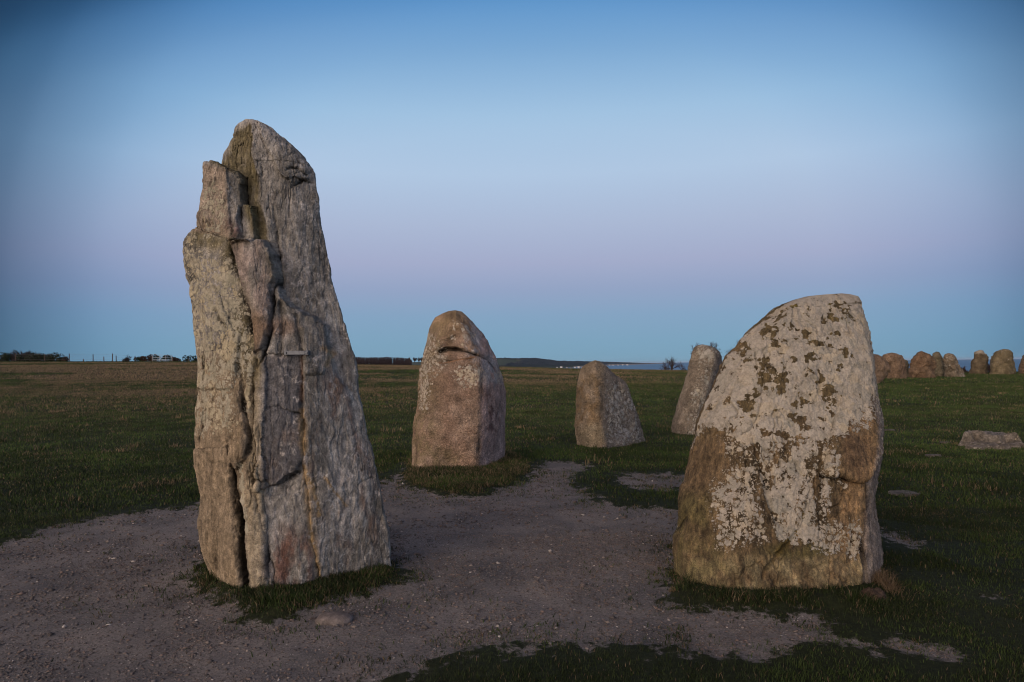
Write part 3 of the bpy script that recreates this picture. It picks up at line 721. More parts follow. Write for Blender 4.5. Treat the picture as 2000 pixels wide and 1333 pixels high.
def build_pink():
    Lp = [(890, 606.5), (876, 608), (864, 613), (850, 621), (840, 636), (836, 650), (833, 668), (827, 695), (820, 725), (816, 760), (814, 790), (811, 820), (808, 850), (806, 880), (804, 925), (803, 960)]
    Rp = [(890, 606.5), (902, 609), (911, 618), (925, 630), (942, 650), (956, 672), (966, 692), (974, 715), (982, 740), (986, 770), (988, 800), (987, 840), (986, 880), (985, 910), (984, 960)]
    F = [('groove', [(860, 687), (872, 682), (895, 683), (912, 688), (928, 693)], 3.0, .09), ('groove', [(928, 693), (950, 703)], 3, .05),
         ('slab', [(820, 600), (930, 600), (960, 700), (930, 690), (905, 682), (872, 679), (855, 686), (820, 690)], .03, 10, ((0, 610, 0), (0, 680, 1))),
         ('groove', [(875, 664), (886, 660)], 3, .03), ('slab', [(900, 615), (915, 612), (918, 628), (904, 628)], .03, 4),
         ('groove', [(941, 730), (941, 800), (934, 880)], 5, .02), ('groove', [(950, 700), (975, 735)], 3, .03), ('groove', [(812, 860), (813, 900)], 4, .03),
         ('groove', [(925, 700), (870, 706), (850, 712)], 2, .02)]
    keys = [(607, [(-1, 0), (-.3, .8), (.35, 1), (1, 0)]), (660, [(-1, 0), (-.6, .6), (.2, .95), (.45, 1), (1, 0)]), (760, [(-1, 0), (-.8, .42), (-.2, .78), (.2, .93), (.42, 1), (.62, .82), (.82, .5), (1, 0)]),
            (930, [(-1, 0), (-.85, .35), (-.2, .7), (.38, 1), (.6, .86), (.82, .52), (1, 0)])]
    return make_stone('standing_stone', Lp, Rp, (10.9, 10.75), (11.4, 11.6), (.30, .85), (.3, .5), keys,
                      stone_mat('pink_granite', grain=62, grain_amt=.55, mid_scale=5, lich_scale=21, bump=1.0, lich_col=(.52, .46, .38), bumpd=.008), F, paint_pink,
                      nz=380, ns=240, nb=80, cap=.30, rnd=.05, seed=11, noise=[('fbm', .05, 1.6, 1.6), ('fbm', .02, 7, 7), ('fbm', .008, 22, 22), ('crack', .015, 3, 3)],
                      wob=(2, .3), sm=14, label='rounded pink granite standing stone with a dark notch across its upper face')

# --- 3: low pointed speckled stone
def paint_low(U, V, x, y, z, N, disp, front):
    col = varcol(x, y, z, (.20, .155, .10), (.26, .21, .15), 2.5)
    n1 = fbm(x * 7, y * 7, z * 6, 4, .6)
    rt = sstep(1168, 1186, U + 6 * n1); col = lay(col, rt * .85, (.155, .138, .122))
    och = region(U, V, [(1120, 740), (1172, 730), (1172, 860), (1120, 860)], 14)
    col = lay(col, och * sstep(-.2, .3, n1) * .6, (.24, .155, .07))
    col = lay(col, blob(U, V, 1155, 850, 28, 24) * .7, (.27, .23, .155))
    li = .42 * region(U, V, [(1185, 740), (1235, 760), (1262, 870), (1180, 870)], 12) + .3 * n1
    return col, np.where(front, np.where(li < .18, 0, li), 0)
def build_low():
    Lp = [(1162, 704), (1152, 708), (1144, 713), (1136, 721), (1131, 730), (1128, 745), (1126, 770), (1125, 800), (1123, 825), (1124, 845), (1127, 860), (1130, 890)]
    Rp = [(1162, 704), (1172, 706), (1182, 714), (1194, 724), (1205, 734), (1217, 742), (1225, 750), (1231, 768), (1238, 790), (1246, 810), (1252, 828), (1257, 846), (1262, 862), (1266, 890)]
    F = [('groove', [(1178, 735), (1174, 790), (1168, 830)], 11, .015), ('groove', [(1205, 745), (1214, 770)], 4, .03)]
    keys = [(704, [(-1, 0), (-.1, 1), (.6, .5), (1, 0)]), (760, [(-1, 0), (-.65, .8), (-.2, 1), (.3, .6), (1, 0)]), (870, [(-1, 0), (-.7, .55), (-.2, 1), (.3, .7), (1, 0)])]
    return make_stone('standing_stone', Lp, Rp, (13.5, 13.5), (13.8, 13.9), (.25, .75), (.3, .5), keys,
                      stone_mat('speckled_granite', grain=48, grain_amt=.62, mid_scale=5, lich_scale=15, bump=.9, lich_col=(.36, .35, .33), bumpd=.01), F, paint_low,
                      nz=260, ns=200, nb=60, cap=.22, rnd=.05, seed=21, noise=[('fbm', .05, 1.8, 1.8), ('fbm', .02, 7, 7), ('fbm', .010, 22, 22)],
                      wob=(3, .3), sm=9, label='low speckled stone with a rounded point, ochre on its left side')

# --- 4: leaning cylindrical stone
def paint_lean(U, V, x, y, z, N, disp, front):
    col = varcol(x, y, z, (.17, .14, .105), (.225, .19, .145), 2.5)
    n1 = fbm(x * 6, y * 6, z * 6, 4, .6)
    col = lay(col, sstep(0, 14, U - (1392 - (V - 690) * .17)) * .7, (.145, .13, .125))
    li = .40 * band(U, V, [(1378, 680), (1378, 740), (1360, 800), (1350, 848)], 22) + .3 * n1 + .18 * blob(U, V, 1378, 690, 25, 15)
    return col, np.where(front, np.where(li < .15, 0, li), 0)
def build_lean():
    Lp = [(1372, 673), (1364, 674), (1356, 679), (1352, 688), (1350, 700), (1346, 712), (1343, 728), (1338, 745), (1332, 765), (1326, 782), (1320, 800), (1314, 822), (1312, 838), (1312, 870)]
    Rp = [(1372, 673), (1386, 676), (1397, 681), (1405, 688), (1409, 698), (1408, 712), (1404, 725), (1400, 745), (1396, 765), (1392, 790), (1388, 815), (1384, 840), (1382, 870)]
    keys = [(673, [(-1, 0), (-.5, .8), (.2, 1), (.6, .7), (1, 0)]), (860, [(-1, 0), (-.6, .75), (.2, 1), (.6, .6), (1, 0)])]
    return make_stone('standing_stone', Lp, Rp, (15.8, 15.6), (15.9, 15.8), (.3, .5), (.3, .5), keys,
                      stone_mat('grey_brown_granite', grain=42, grain_amt=.6, mid_scale=5, lich_scale=13, bump=.9, lich_col=(.44, .41, .35), bumpd=.01), [], paint_lean,
                      nz=240, ns=140, nb=50, cap=.16, rnd=.05, seed=31, noise=[('fbm', .05, 1.8, 1.8), ('fbm', .025, 7, 7), ('fbm', .010, 22, 22)],
                      wob=(3, .3), label='leaning grey brown cylindrical stone with pale lichen dots, half hidden by the big stone')

# --- 5: the big lichen covered stone
def paint_big(U, V, x, y, z, N, disp, front):
    col = varcol(x, y, z, (.070, .052, .030), (.140, .104, .060), 4, .7)
    n1 = fbm(x * 8, y * 8, z * 5, 4, .6); n2 = fbm(x * 14, y * 14, z * 1.6, 4, .6); n3 = fbm(x * 3, y * 3, z * 2, 3)
    col = lay(col, sstep(-.05, .35, n2) * .6, (.21, .145, .078))
    col = lay(col, sstep(.1, .4, -n2) * .6, (.042, .032, .020))
    # orange-tan right part of the face, pale green-yellow foot, olive left foot
    col = lay(col, region(U, V, [(1645, 760), (1705, 780), (1700, 930), (1692, 1130), (1620, 1130), (1640, 960)], 18) * sstep(-.4, .2, n1) * .75, (.235, .155, .085))
    col = lay(col, blob(U, V, 1660, 885, 26, 40) * .8, (.095, .065, .042))
    col = lay(col, region(U, V, [(1330, 1085), (1700, 1090), (1700, 1170), (1310, 1170)], 20) * sstep(-.35, .25, n1) * .7, (.235, .20, .115))
    col = lay(col, region(U, V, [(1310, 960), (1380, 960), (1400, 1060), (1440, 1160), (1310, 1160)], 26) * sstep(-.5, .2, n1 - .1) * .7, (.115, .098, .042))
    col = lay(col, region(U, V, [(1345, 860), (1440, 860), (1430, 960), (1330, 960)], 20) * .6, (.12, .085, .05))
    col = lay(col, blob(U, V, 1560, 1075, 70, 16) * sstep(-.3, .1, n1) * .8, (.08, .07, .03))
    col = lay(col, band(U, V, [(1577, 990), (1566, 1030), (1520, 1080)], 5) * .8, (.15, .11, .03))
    side = region(U, V, [(1702, 640), (1706, 800), (1704, 870), (1690, 930), (1690, 1150), (1740, 1150), (1740, 600)], 4)
    col = lay(col, side * .8, (.20, .175, .16)); col = lay(col, side * sstep(.1, .3, n1) * .7, (.09, .07, .06))
    mo = sstep(.26, .42, fbm(x * 5 + 2, y * 5, z * 5, 3)) * region(U, V, [(1500, 590), (1690, 590), (1690, 700), (1500, 800)], 20)
    col = lay(col, region(U, V, [(1450, 560), (1700, 560), (1700, 800), (1440, 820)], 20) * .85, (.095, .074, .038))
    col = lay(col, mo, (.125, .098, .022))
    up = region(U, V, [(1560, 560), (1700, 560), (1712, 760), (1700, 790), (1664, 800), (1646, 846), (1605, 862), (1560, 856), (1510, 868), (1470, 872), (1440, 866), (1425, 850), (1395, 828), (1360, 850), (1330, 850), (1400, 700)], 9)
    up = np.clip(up + 1.1 * (up > .02) * (up < .98) * fbm(x * 14, y * 14, z * 14, 3), 0, 1)
    li = (1.0 + .25 * fbm(x * 20, y * 20, z * 20, 3)) * up
    gw = 26 * fbm(x * 10, y * 10, z * 10, 3); gv = 26 * fbm(x * 10 + 7, y * 10, z * 10, 3); Uo, Vo = U, V; U = U + gw; V = V + gv
    gap = np.maximum.reduce([blob(U, V, 1498, 726, 22, 24), blob(U, V, 1460, 680, 9, 10), blob(U, V, 1518, 672, 12, 9), blob(U, V, 1575, 645, 12, 10), blob(U, V, 1655, 685, 7, 13), blob(U, V, 1452, 795, 12, 16),
                             blob(U, V, 1562, 785, 18, 12), blob(U, V, 1585, 700, 10, 14), blob(U, V, 1540, 640, 14, 9), blob(U, V, 1610, 620, 13, 9), blob(U, V, 1548, 700, 8, 12), blob(U, V, 1600, 740, 5, 25), blob(U, V, 1640, 600, 18, 6), blob(U, V, 1500, 640, 8, 6), blob(U, V, 1630, 650, 12, 8), blob(U, V, 1530, 745, 14, 30) * .8, blob(U, V, 1480, 770, 10, 16) * .9, blob(U, V, 1600, 665, 16, 8)]); U, V = Uo, Vo
    wgap = sstep(-.05, .12, fbm(x * 16, y * 16, z * 16, 4, .65) + .30 * gap - .10)
    li = li - 1.2 * gap * wgap - 1.15 * sstep(.06, .32, fbm(x * 9, y * 9, z * 9 + 3, 4, .65)) * up * sstep(1720, 1600, U)
    mid = region(U, V, [(1475, 860), (1600, 850), (1592, 960), (1600, 1055), (1560, 1066), (1520, 1055), (1500, 980), (1482, 930)], 10)
    li = np.maximum(li, (.50 + .55 * n1 + .22 * sstep(930, 980, V) + .5 * fbm(x * 18, y * 18, z * 9 + 2, 3)) * mid * (1 - .8 * region(U, V, [(1530, 940), (1575, 930), (1560, 1010), (1520, 1050), (1515, 990)], 5) * 0))
    li = np.maximum(li, .50 * region(U, V, [(1380, 960), (1430, 900), (1480, 900), (1500, 1060), (1400, 1075)], 26))
    li = np.maximum(li, (.55 + .8 * n1) * blob(U, V, 1672, 800, 34, 46)); li = np.maximum(li, .52 * blob(U, V, 1620, 1050, 40, 38)); li = np.maximum(li, .48 * blob(U, V, 1668, 1055, 22, 42)); li = np.maximum(li, .55 * band(U, V, [(1612, 860), (1612, 940), (1610, 1000)], 12))
    li = np.maximum(li, .45 * region(U, V, [(1400, 850), (1480, 850), (1480, 900), (1420, 900)], 16)); li = np.maximum(li, .6 * band(U, V, [(1625, 890), (1622, 930), (1650, 950)], 6))
    li = np.maximum(li, .45 * side * sstep(1000, 760, V))
    li = np.where(front, li, .5 * sstep(-.1, .3, n3))
    return col, np.where(li < .12, 0, li)
def build_big():
    Lp = [(1645, 573.5), (1630, 575), (1600, 577), (1572, 580), (1550, 586), (1530, 594), (1515, 602), (1500, 617), (1480, 632), (1462, 648), (1447, 665), (1436, 682), (1418, 697), (1405, 715), (1396, 735), (1388, 757), (1378, 780),
          (1368, 805), (1360, 830), (1356, 855), (1346, 880), (1340, 915), (1334, 938), (1325, 952), (1321, 980), (1321, 1025), (1315, 1045), (1314, 1075), (1316, 1110), (1315, 1150), (1318, 1200)]
    Rp = [(1645, 573.5), (1660, 575), (1676, 579), (1684, 590), (1689, 612), (1696, 640), (1703, 670), (1708, 705), (1711, 735), (1715, 770), (1718, 810), (1717, 860), (1714, 900), (1706, 935), (1703, 960), (1705, 1000),
          (1712, 1040), (1715, 1075), (1716, 1110), (1718, 1200)]
    F = [('slab', [(1606, 932), (1640, 780), (1655, 700), (1712, 690), (1716, 870), (1700, 915), (1690, 927), (1668, 940), (1640, 933)], .085, 6, ((0, 760, 0), (0, 920, 1.0))),
         ('groove', [(1606, 930), (1640, 934), (1668, 940), (1692, 930), (1712, 905)], 4, .06),
         ('groove', [(1472, 862), (1482, 900), (1494, 935), (1503, 975), (1516, 1015), (1540, 1040)], 3.2, .04),
         ('groove', [(1577, 985), (1566, 1030), (1540, 1060), (1517, 1085), (1503, 1105), (1490, 1130)], 3.2, .035),
         ('groove', [(1690, 940), (1692, 1000), (1690, 1080), (1694, 1150)], 4, .04),
         ('slab', [(1300, 1040), (1330, 1030), (1345, 1045), (1340, 1085), (1300, 1110)], .06, 16), ('groove', [(1322, 1035), (1336, 1022), (1345, 1010)], 4, .05),
         ('slab', [(1530, 560), (1720, 560), (1720, 596), (1600, 600), (1530, 598)], -.02, 8), ('slab', [(1625, 560), (1690, 560), (1688, 592), (1640, 592)], .02, 8),
         ('groove', [(1490, 745), (1487, 800), (1475, 835), (1450, 850)], 4, .035), ('groove', [(1448, 668), (1490, 735)], 4, .015),
         ('groove', [(1390, 800), (1420, 740), (1445, 690)], 7, .03), ('groove', [(1550, 600), (1560, 650)], 3, .02), ('groove', [(1600, 720), (1602, 770)], 3, .02),
         ('groove', [(1640, 960), (1660, 985), (1668, 1050), (1660, 1100)], 3, .02), ('groove', [(1590, 1110), (1640, 1095), (1680, 1120)], 3, .02),
         ('groove', [(1372, 880), (1368, 960), (1362, 1060)], 6, .015), ('groove', [(1604, 880), (1605, 960), (1600, 1050)], 3, .018)]
    keys = [(575, [(-1, 0), (-.7, .6), (0, 1), (.7, .9), (1, 0)]), (700, [(-1, 0), (-.75, .6), (-.1, .95), (.6, 1), (.88, .85), (1, 0)]), (900, [(-1, 0), (-.85, .5), (-.4, .85), (.3, 1), (.86, 1), (.93, .8), (1, .0)]),
            (1150, [(-1, 0), (-.88, .5), (-.4, .85), (.3, 1), (.84, 1), (.92, .75), (1, 0)])]
    return make_stone('standing_stone', Lp, Rp, (5.6, 5.15), (5.75, 5.42), (.22, .50), (.30, .42), keys,
                      stone_mat('lichen_stone', grain=130, grain_amt=.40, lich_scale=27, mid_scale=16, streak=.55, bump=.7, lich_col=(.40, .365, .31)), F, paint_big,
                      nz=620, ns=460, nb=120, cap=.22, rnd=.05, seed=41,
                      noise=[('fbm', .055, 1.5, 1.3), ('fbm', .010, 5, 3), ('step', .009, 9, 1.6), ('fbm', .015, 26, 20), ('fbm', .006, 60, 50), ('crack', .018, 4, 2), ('pit', .006, 16, 16)],
                      wob=(6, .35), label='broad slanting stone crusted with pale lichen over brown rock, largest on the right')

# --- the far rows
def far_painter(base, alt, dark=.4, lichen=0.0, toplich=0.0):
    def p(U, V, x, y, z, N, disp, front):
        g_ = .80
        col = varcol(x, y, z, tuple(g_ * k * (.8 * v + .2 * base[1]) for v, k in zip(base, (1.02, 1.0, .88))), tuple(g_ * k * (.8 * v + .2 * alt[1]) for v, k in zip(alt, (1.05, 1.02, .88))), .9)
        n = fbm(x * 1.5, y * 1.5, z * 1.5 + 5, 3); col = lay(col, sstep(.1, .4, n) * dark, tuple(v * .45 for v in base))
        zt = z.max(); li = lichen * sstep(-.2, .3, n) + toplich * sstep(zt - .9, zt - .2, z)
        return col, li
    return p
FAR_MATS = {}
def far_stone(L, R, base_py, label, col, alt, seed, notch=None, **kw):
    px = .5 * (L[-1][0] + R[-1][0])
    gx, gy = gpt(px, base_py)
    gz = float(ground_z0(gx, gy))
    hw = (R[-1][0] - L[-1][0]) / FPX * gy
    L = list(L) + [(L[-1][0], L[-1][1] + 8)]; R = list(R) + [(R[-1][0], R[-1][1] + 8)]
    if 'far' not in FAR_MATS:
        FAR_MATS['far'] = stone_mat('far_stone', grain=11, grain_amt=.38, mid_scale=1.6, lich_scale=4.5, bump=1.0, lich_col=(.42, .38, .31), bumpd=.03)
    Y = (gy + hw * .2, gy + hw * .2)
    return make_stone('standing_stone', L, R, Y, Y, (hw * .15, hw * .3), (hw * .3, hw * .4), [(600, [(-1, 0), (-.5, .75), (.1, 1), (.6, .6), (1, 0)]), (760, [(-1, 0), (-.6, .7), (.2, 1), (.6, .6), (1, 0)])],
                      FAR_MATS['far'], [], far_painter(col, alt, **kw), nz=90, ns=70, nb=30, cap=.7, rnd=.15, seed=seed,
                      noise=[('fbm', .30, .55, .55), ('step', .34, .8, .8), ('fbm', .08, 3, 3), ('crack', .20, .5, .5)], zbase=-.5, gz=gz, wob=(1, .1), label=label)
FARG = 'stones in the far rows'
def build_far():
    far_stone([(1700, 691), (1690, 694), (1686, 710), (1688, 752)], [(1700, 691), (1715, 693), (1727, 700), (1733, 712), (1734, 722), (1725, 740), (1717, 752)], 750,
              'pinkish stone partly hidden behind the big lichen stone, nearest of the far rows', (.25, .17, .13), (.29, .21, .16), 51)
    far_stone([(1742, 689), (1733, 691), (1726, 696), (1724, 705), (1731, 712), (1734, 725), (1734, 742)], [(1742, 689), (1752, 691), (1759, 695), (1765, 706), (1768, 720), (1768, 742)], 741,
              'lumpy reddish stone with a cracked lower face, just right of the half hidden stone', (.25, .165, .115), (.31, .21, .15), 52)
    far_stone([(1763, 701), (1760, 704), (1760, 738)], [(1763, 701), (1769, 704), (1773, 713), (1777, 738)], 738,
              'narrow greenish stone tucked behind the lumpy reddish stone', (.22, .19, .13), (.26, .22, .16), 53)
    far_stone([(1800, 686), (1793, 689), (1786, 697), (1782, 705), (1783, 718), (1780, 728), (1777, 739)], [(1800, 686), (1810, 691), (1820, 695), (1825, 702), (1826, 715), (1825, 739)], 739,
              'wide reddish brown stone with a peaked top, broadest of the middle far group', (.23, .14, .085), (.28, .185, .12), 54)
    far_stone([(1829, 687), (1824, 690), (1821, 698), (1823, 715), (1824, 736)], [(1829, 687), (1834, 688), (1838, 696), (1841, 706), (1848, 718), (1852, 736)], 736,
              'slim grey green pointed stone standing between two wider far stones', (.185, .155, .105), (.22, .19, .14), 55)
    far_stone([(1853, 690), (1846, 692), (1842, 699), (1843, 708), (1848, 718), (1850, 737)], [(1853, 690), (1861, 692), (1868, 700), (1873, 712), (1878, 722), (1884, 737)], 737,
              'grey brown stone leaning left, with a dark crack across its right side', (.23, .175, .125), (.30, .25, .20), 56, lichen=.35)
    far_stone([(1913, 684), (1908, 687), (1905, 697), (1901, 710), (1897, 722), (1896, 731)], [(1913, 684), (1920, 685), (1926, 692), (1929, 702), (1929, 718), (1927, 731)], 731,
              'dark upright stone with a white lichen cap, standing alone before the sea', (.165, .125, .08), (.20, .16, .11), 57, toplich=.8)
    far_stone([(1961, 682), (1954, 684), (1948, 690), (1942, 700), (1940, 712), (1937, 724), (1936, 732)], [(1961, 682), (1970, 683), (1976, 690), (1978, 700), (1982, 706), (1983, 722), (1982, 731)], 732,
              'broad domed olive brown stone near the right edge with a side shoulder', (.19, .15, .085), (.24, .195, .12), 58, lichen=.25)
    far_stone([(2012, 690), (2003, 694), (1999, 704), (1996, 716), (1994, 731)], [(2012, 690), (2026, 694), (2032, 710), (2036, 731)], 731,
              'reddish stone cut off by the right edge of the view', (.22, .14, .09), (.26, .18, .12), 59)
    for o in bpy.data.objects:
        if o.name.startswith('standing_stone'): o['group'] = 'standing stones of the ship setting'

# --- flat rocks
def blob_rock(name, loc, rad, seed, mat, col, label, cat='rock', flat=.0, nu=90, nv=60, power=.55, lich=0.0, amp=.12, rotz=0, group=None):
    u = np.linspace(0, 2 * math.pi, nu, endpoint=False); v = np.linspace(-math.pi / 2, math.pi / 2, nv)
    Uu, Vv = np.meshgrid(u, v)
    def sp(a, e): return np.sign(a) * np.abs(a) ** e
    x = sp(np.cos(Vv), power) * sp(np.cos(Uu), .8); y = sp(np.cos(Vv), power) * sp(np.sin(Uu), .8); z = sp(np.sin(Vv), power)
    r = 1 + amp * 2.2 * fbm(x * 1.2 + seed, y * 1.2, z * .8, 3) + amp * fbm(x * 4 + seed, y * 4, z * 4, 4)
    q = fbm(x * 2.5 + seed, y * 2.5, z, 3) * 4; st = (np.floor(q) + sstep(0, .3, q - np.floor(q))) / 4
    X = x * r * rad[0]; Y = y * r * rad[1]; Z = z * (1 + amp * 2 * st) * rad[2]
    c, s = math.cos(rotz), math.sin(rotz); X, Y = X * c - Y * s, X * s + Y * c
    cc = varcol(X + seed, Y, Z, tuple(k * .8 for k in col), tuple(k * 1.2 for k in col), 4)
    o = mesh_obj(name, np.stack([X, Y, Z], -1).reshape(-1, 3), grid_faces(nv, nu, True), mat, attrs={'col': cc.reshape(-1, 3), 'lich': np.full(X.size, lich)}, loc=loc)
    tag(o, label, cat, group); return o
def build_rocks():
    fm = stone_mat('flat_rock', grain=30, grain_amt=.35, lich_scale=9, bump=.9, lich_col=(.42, .38, .32), bumpd=.012)
    x, y = gpt(1950, 876)
    zg = float(ground_z0(x, y))
    # low slab of three terraces lying in the turf
    n = 150; m = 110
    gx = np.linspace(-.80, .78, n); gy = np.linspace(-.35, 1.0, m); X, Y = np.meshgrid(gx, gy)
    out = poly_sd([(-.63, -.02), (-.55, .10), (-.35, .16), (-.40, .50), (-.2, .78), (.28, .82), (.64, .74), (.72, .3), (.66, .12), (.52, .16), (.44, .02), (.24, .06), (.20, -.02), (.15, -.16), (-.05, -.22), (-.25, -.12), (-.45, -.12)], X + .05 * fbm(X * 5, Y * 5, 1, 3), Y + .05 * fbm(X * 5, Y * 5, 9, 3))
    up = poly_sd([(-.34, .50), (-.16, .42), (-.08, .56), (.06, .44), (.30, .36), (.46, .46), (.70, .34), (.60, .72), (.25, .80), (-.12, .76), (-.24, .62)], X + .06 * fbm(X * 4, Y * 4, 4, 3), Y + .06 * fbm(X * 4, Y * 4, 5, 3))
    h = (.085 + .05 * sstep(-.2, .5, X) * 0 + .03 * perlin(X * 3, Y * 3, 1.5)) * sstep(-.02, .05, out) + .17 * sstep(-.02, .05, up) + .05 * sstep(0, .2, poly_sd([(-.2, .4), (.1, .35), (.2, .6), (-.1, .65)], X, Y)) + .05 * fbm(X * 4, Y * 4, 2, 4) * sstep(0, .1, out) + .03 * np.floor(4 * fbm(X * 2.2, Y * 2.8, 6, 3)) / 2 * sstep(0, .1, out) - .04
    h = np.where(out < -.03, -.14, h)
    col = varcol(X, Y, h, (.135, .118, .095), (.21, .185, .155), 5)
    col = lay(col, sstep(.02, .1, up) * .6, (.16, .155, .155)); col = lay(col, sstep(.15, .35, fbm(X * 3, Y * 3, 8, 3)) * .7, (.11, .10, .05))
    Zt = h.ravel(); topv = np.stack([X.ravel(), Y.ravel(), Zt], 1)
    o = mesh_obj('flat_rock', topv, grid_faces(m, n), fm, attrs={'col': col.reshape(-1, 3), 'lich': (.28 * sstep(-.1, .2, fbm(X * 2, Y * 2, 3, 2))).ravel()}, loc=(x, y, zg + .02))
    # give it an underside: a skirt going into the soil all round
    tag(o, 'low flat stepped rock lying in the grass at the right edge', 'rock')
    x, y = gpt(653, 1208)
    blob_rock('half_buried_rock', (x, y, -.012), (.115, .085, .045), 5.1, stone_mat('smooth_rock', grain=160, grain_amt=.15, lich_scale=30, bump=.3), (.14, .12, .112), 'small smooth rounded rock half buried in the gravel below the tall stone', amp=.05, power=.9)
    x, y = gpt(1712, 1172)
    blob_rock('earth_clod', (x, y + .04, -.015), (.085, .06, .075), 9.1, stone_mat('brown_earth', grain=90, grain_amt=.3, lich_scale=30, mid_scale=20, bump=.8), (.060, .042, .032), 'small brown lump of earth under the straw tuft beside the big lichen stone', cat='clod', amp=.16, power=.9)
    pm = FAR_MATS.setdefault('plate', stone_mat('plate_rock', grain=60, grain_amt=.3, lich_scale=20, bump=.6))
    for i, (px, py, w, lab) in enumerate([(1765, 965, .17, 'thin pale flat stone in the turf nearest right of the big lichen stone'), (1823, 891, .12, 'thin pale flat stone in the turf left of the stepped rock, nearer of two'),
                                     (1846, 865, .10, 'small pale flat stone in the turf just above and left of the stepped rock'), (1733, 841, .15, 'thin pale flat stone beside the right flank of the big lichen stone')]):
        x, y = gpt(px, py)
        blob_rock('flat_stone', (x, y, float(ground_z(np.array([x]), np.array([y]))[0]) + .012), (w, w * .8, .018), i + 2.3, pm, (.11, .10, .088), lab, cat='stone', amp=.18, nu=40, nv=24, power=.6, group='pale flat stones in the turf')

# ------------------------------------------------------------------ clamp on the tall stone
def build_clamp(stone, g):
    X, Yd, Z, U, V = g
    def surf(px, py):
        i = np.argmin((U - px) ** 2 + (V - py) ** 2); return Vector((X.flat[i], Yd.flat[i], Z.flat[i]))
    a = surf(557, 690); b = surf(599, 689)
    Y = min(a.y, b.y) - .030
    x0 = at(557, 690, Y)[0]; x1 = at(599, 690, Y)[0]; z0 = at(578, 693.5, Y)[2]; z1 = at(578, 685.5, Y)[2]
    m = plain('galvanised_steel', (.13, .14, .16), rough=.5, metallic=.6, scale=60)
    sl = stone.location
    root_parent = stone
    v, f = box_vf(x0 + .012, x1 - .012, Y, Y + .008, z0, z1)
    # ends of the plate step back on to the stone
    e1 = box_vf(x0 - .010, x0 + .014, Y + .005, Y + .06, z0 - .003, z1 + .003); e2 = box_vf(x1 - .014, x1 + .010, Y + .005, Y + .06, z0 - .003, z1 + .003)
    V_, F_ = join_vf([(v, f), e1, e2])
    V_ = np.array(V_) - np.array(sl)
    o = mesh_obj('metal_clamp', V_, F_, m, parent=stone, smooth=False); bv = o.modifiers.new('b', 'BEVEL'); bv.width = .003; bv.segments = 2
    for xx in (x0 + .002, x1 - .002):
        zc = .5 * (z0 + z1)
        bv_, bf = tube_vf([(xx, Y + .006, zc), (xx, Y - .007, zc)], [.008, .008], 6)
        mesh_obj('bolt', np.array(bv_) - np.array(sl), bf, m, parent=o, smooth=False)

# ------------------------------------------------------------------ grass and pebbles
def blades(name, x, y, z, h, w, lean, col, mat, label, rng, seg2=True, cat=None):
    n = len(x)
    az = rng.uniform(0, 2 * math.pi, n); fx = rng.uniform(0, 2 * math.pi, n)
    dx = np.cos(az) * lean * h; dy = np.sin(az) * lean * h
    px = np.cos(fx) * w * .5; py = np.sin(fx) * w * .5
    if seg2:
        P = np.stack([np.stack([x - px, y - py, z - .004], 1), np.stack([x + px, y + py, z - .004], 1),
                      np.stack([x + px * .7 + dx * .35, y + py * .7 + dy * .35, z + h * .55], 1), np.stack([x - px * .7 + dx * .35, y - py * .7 + dy * .35, z + h * .55], 1),
                      np.stack([x + dx, y + dy, z + h * np.sqrt(np.clip(1 - lean ** 2 * .4, .2, 1))], 1)], 1)
        k = 5; base = (np.arange(n) * k)[:, None]
        f3 = np.concatenate([base + np.array([0, 1, 2]), base + np.array([0, 2, 3]), base + np.array([3, 2, 4])], 0)
    else:
        P = np.stack([np.stack([x - px, y - py, z - .004], 1), np.stack([x + px, y + py, z - .004], 1), np.stack([x + dx, y + dy, z + h], 1)], 1)
        k = 3; f3 = (np.arange(n) * k)[:, None] + np.array([[0, 1, 2]])
    c = np.repeat(col, k, 0)
    o = mesh_obj(name, P.reshape(-1, 3), f3, mat, smooth=True, attrs={'col': c})
    tag(o, label, cat, kind='stuff'); return o
def grass_mat():
    m, N, L, b = new_mat('grass_blades')
    L.new(attr(N, 'col').outputs['Color'], b.inputs['Base Color']); b.inputs['Roughness'].default_value = .7
    return m
def grass_colors(x, y, rng, dry, moss=0):
    n = len(x)
    far_ = sstep(6, 14, y)[:, None]
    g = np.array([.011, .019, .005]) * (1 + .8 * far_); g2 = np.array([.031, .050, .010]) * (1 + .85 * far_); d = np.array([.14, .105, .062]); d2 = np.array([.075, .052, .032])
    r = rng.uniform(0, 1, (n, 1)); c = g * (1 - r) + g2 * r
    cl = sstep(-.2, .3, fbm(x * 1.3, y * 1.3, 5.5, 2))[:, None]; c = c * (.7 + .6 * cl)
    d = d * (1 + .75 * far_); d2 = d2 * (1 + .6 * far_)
    isd = (rng.uniform(0, 1, n) < dry)[:, None]; r2 = rng.uniform(0, 1, (n, 1))
    return np.where(isd, d * r2 + d2 * (1 - r2), c)
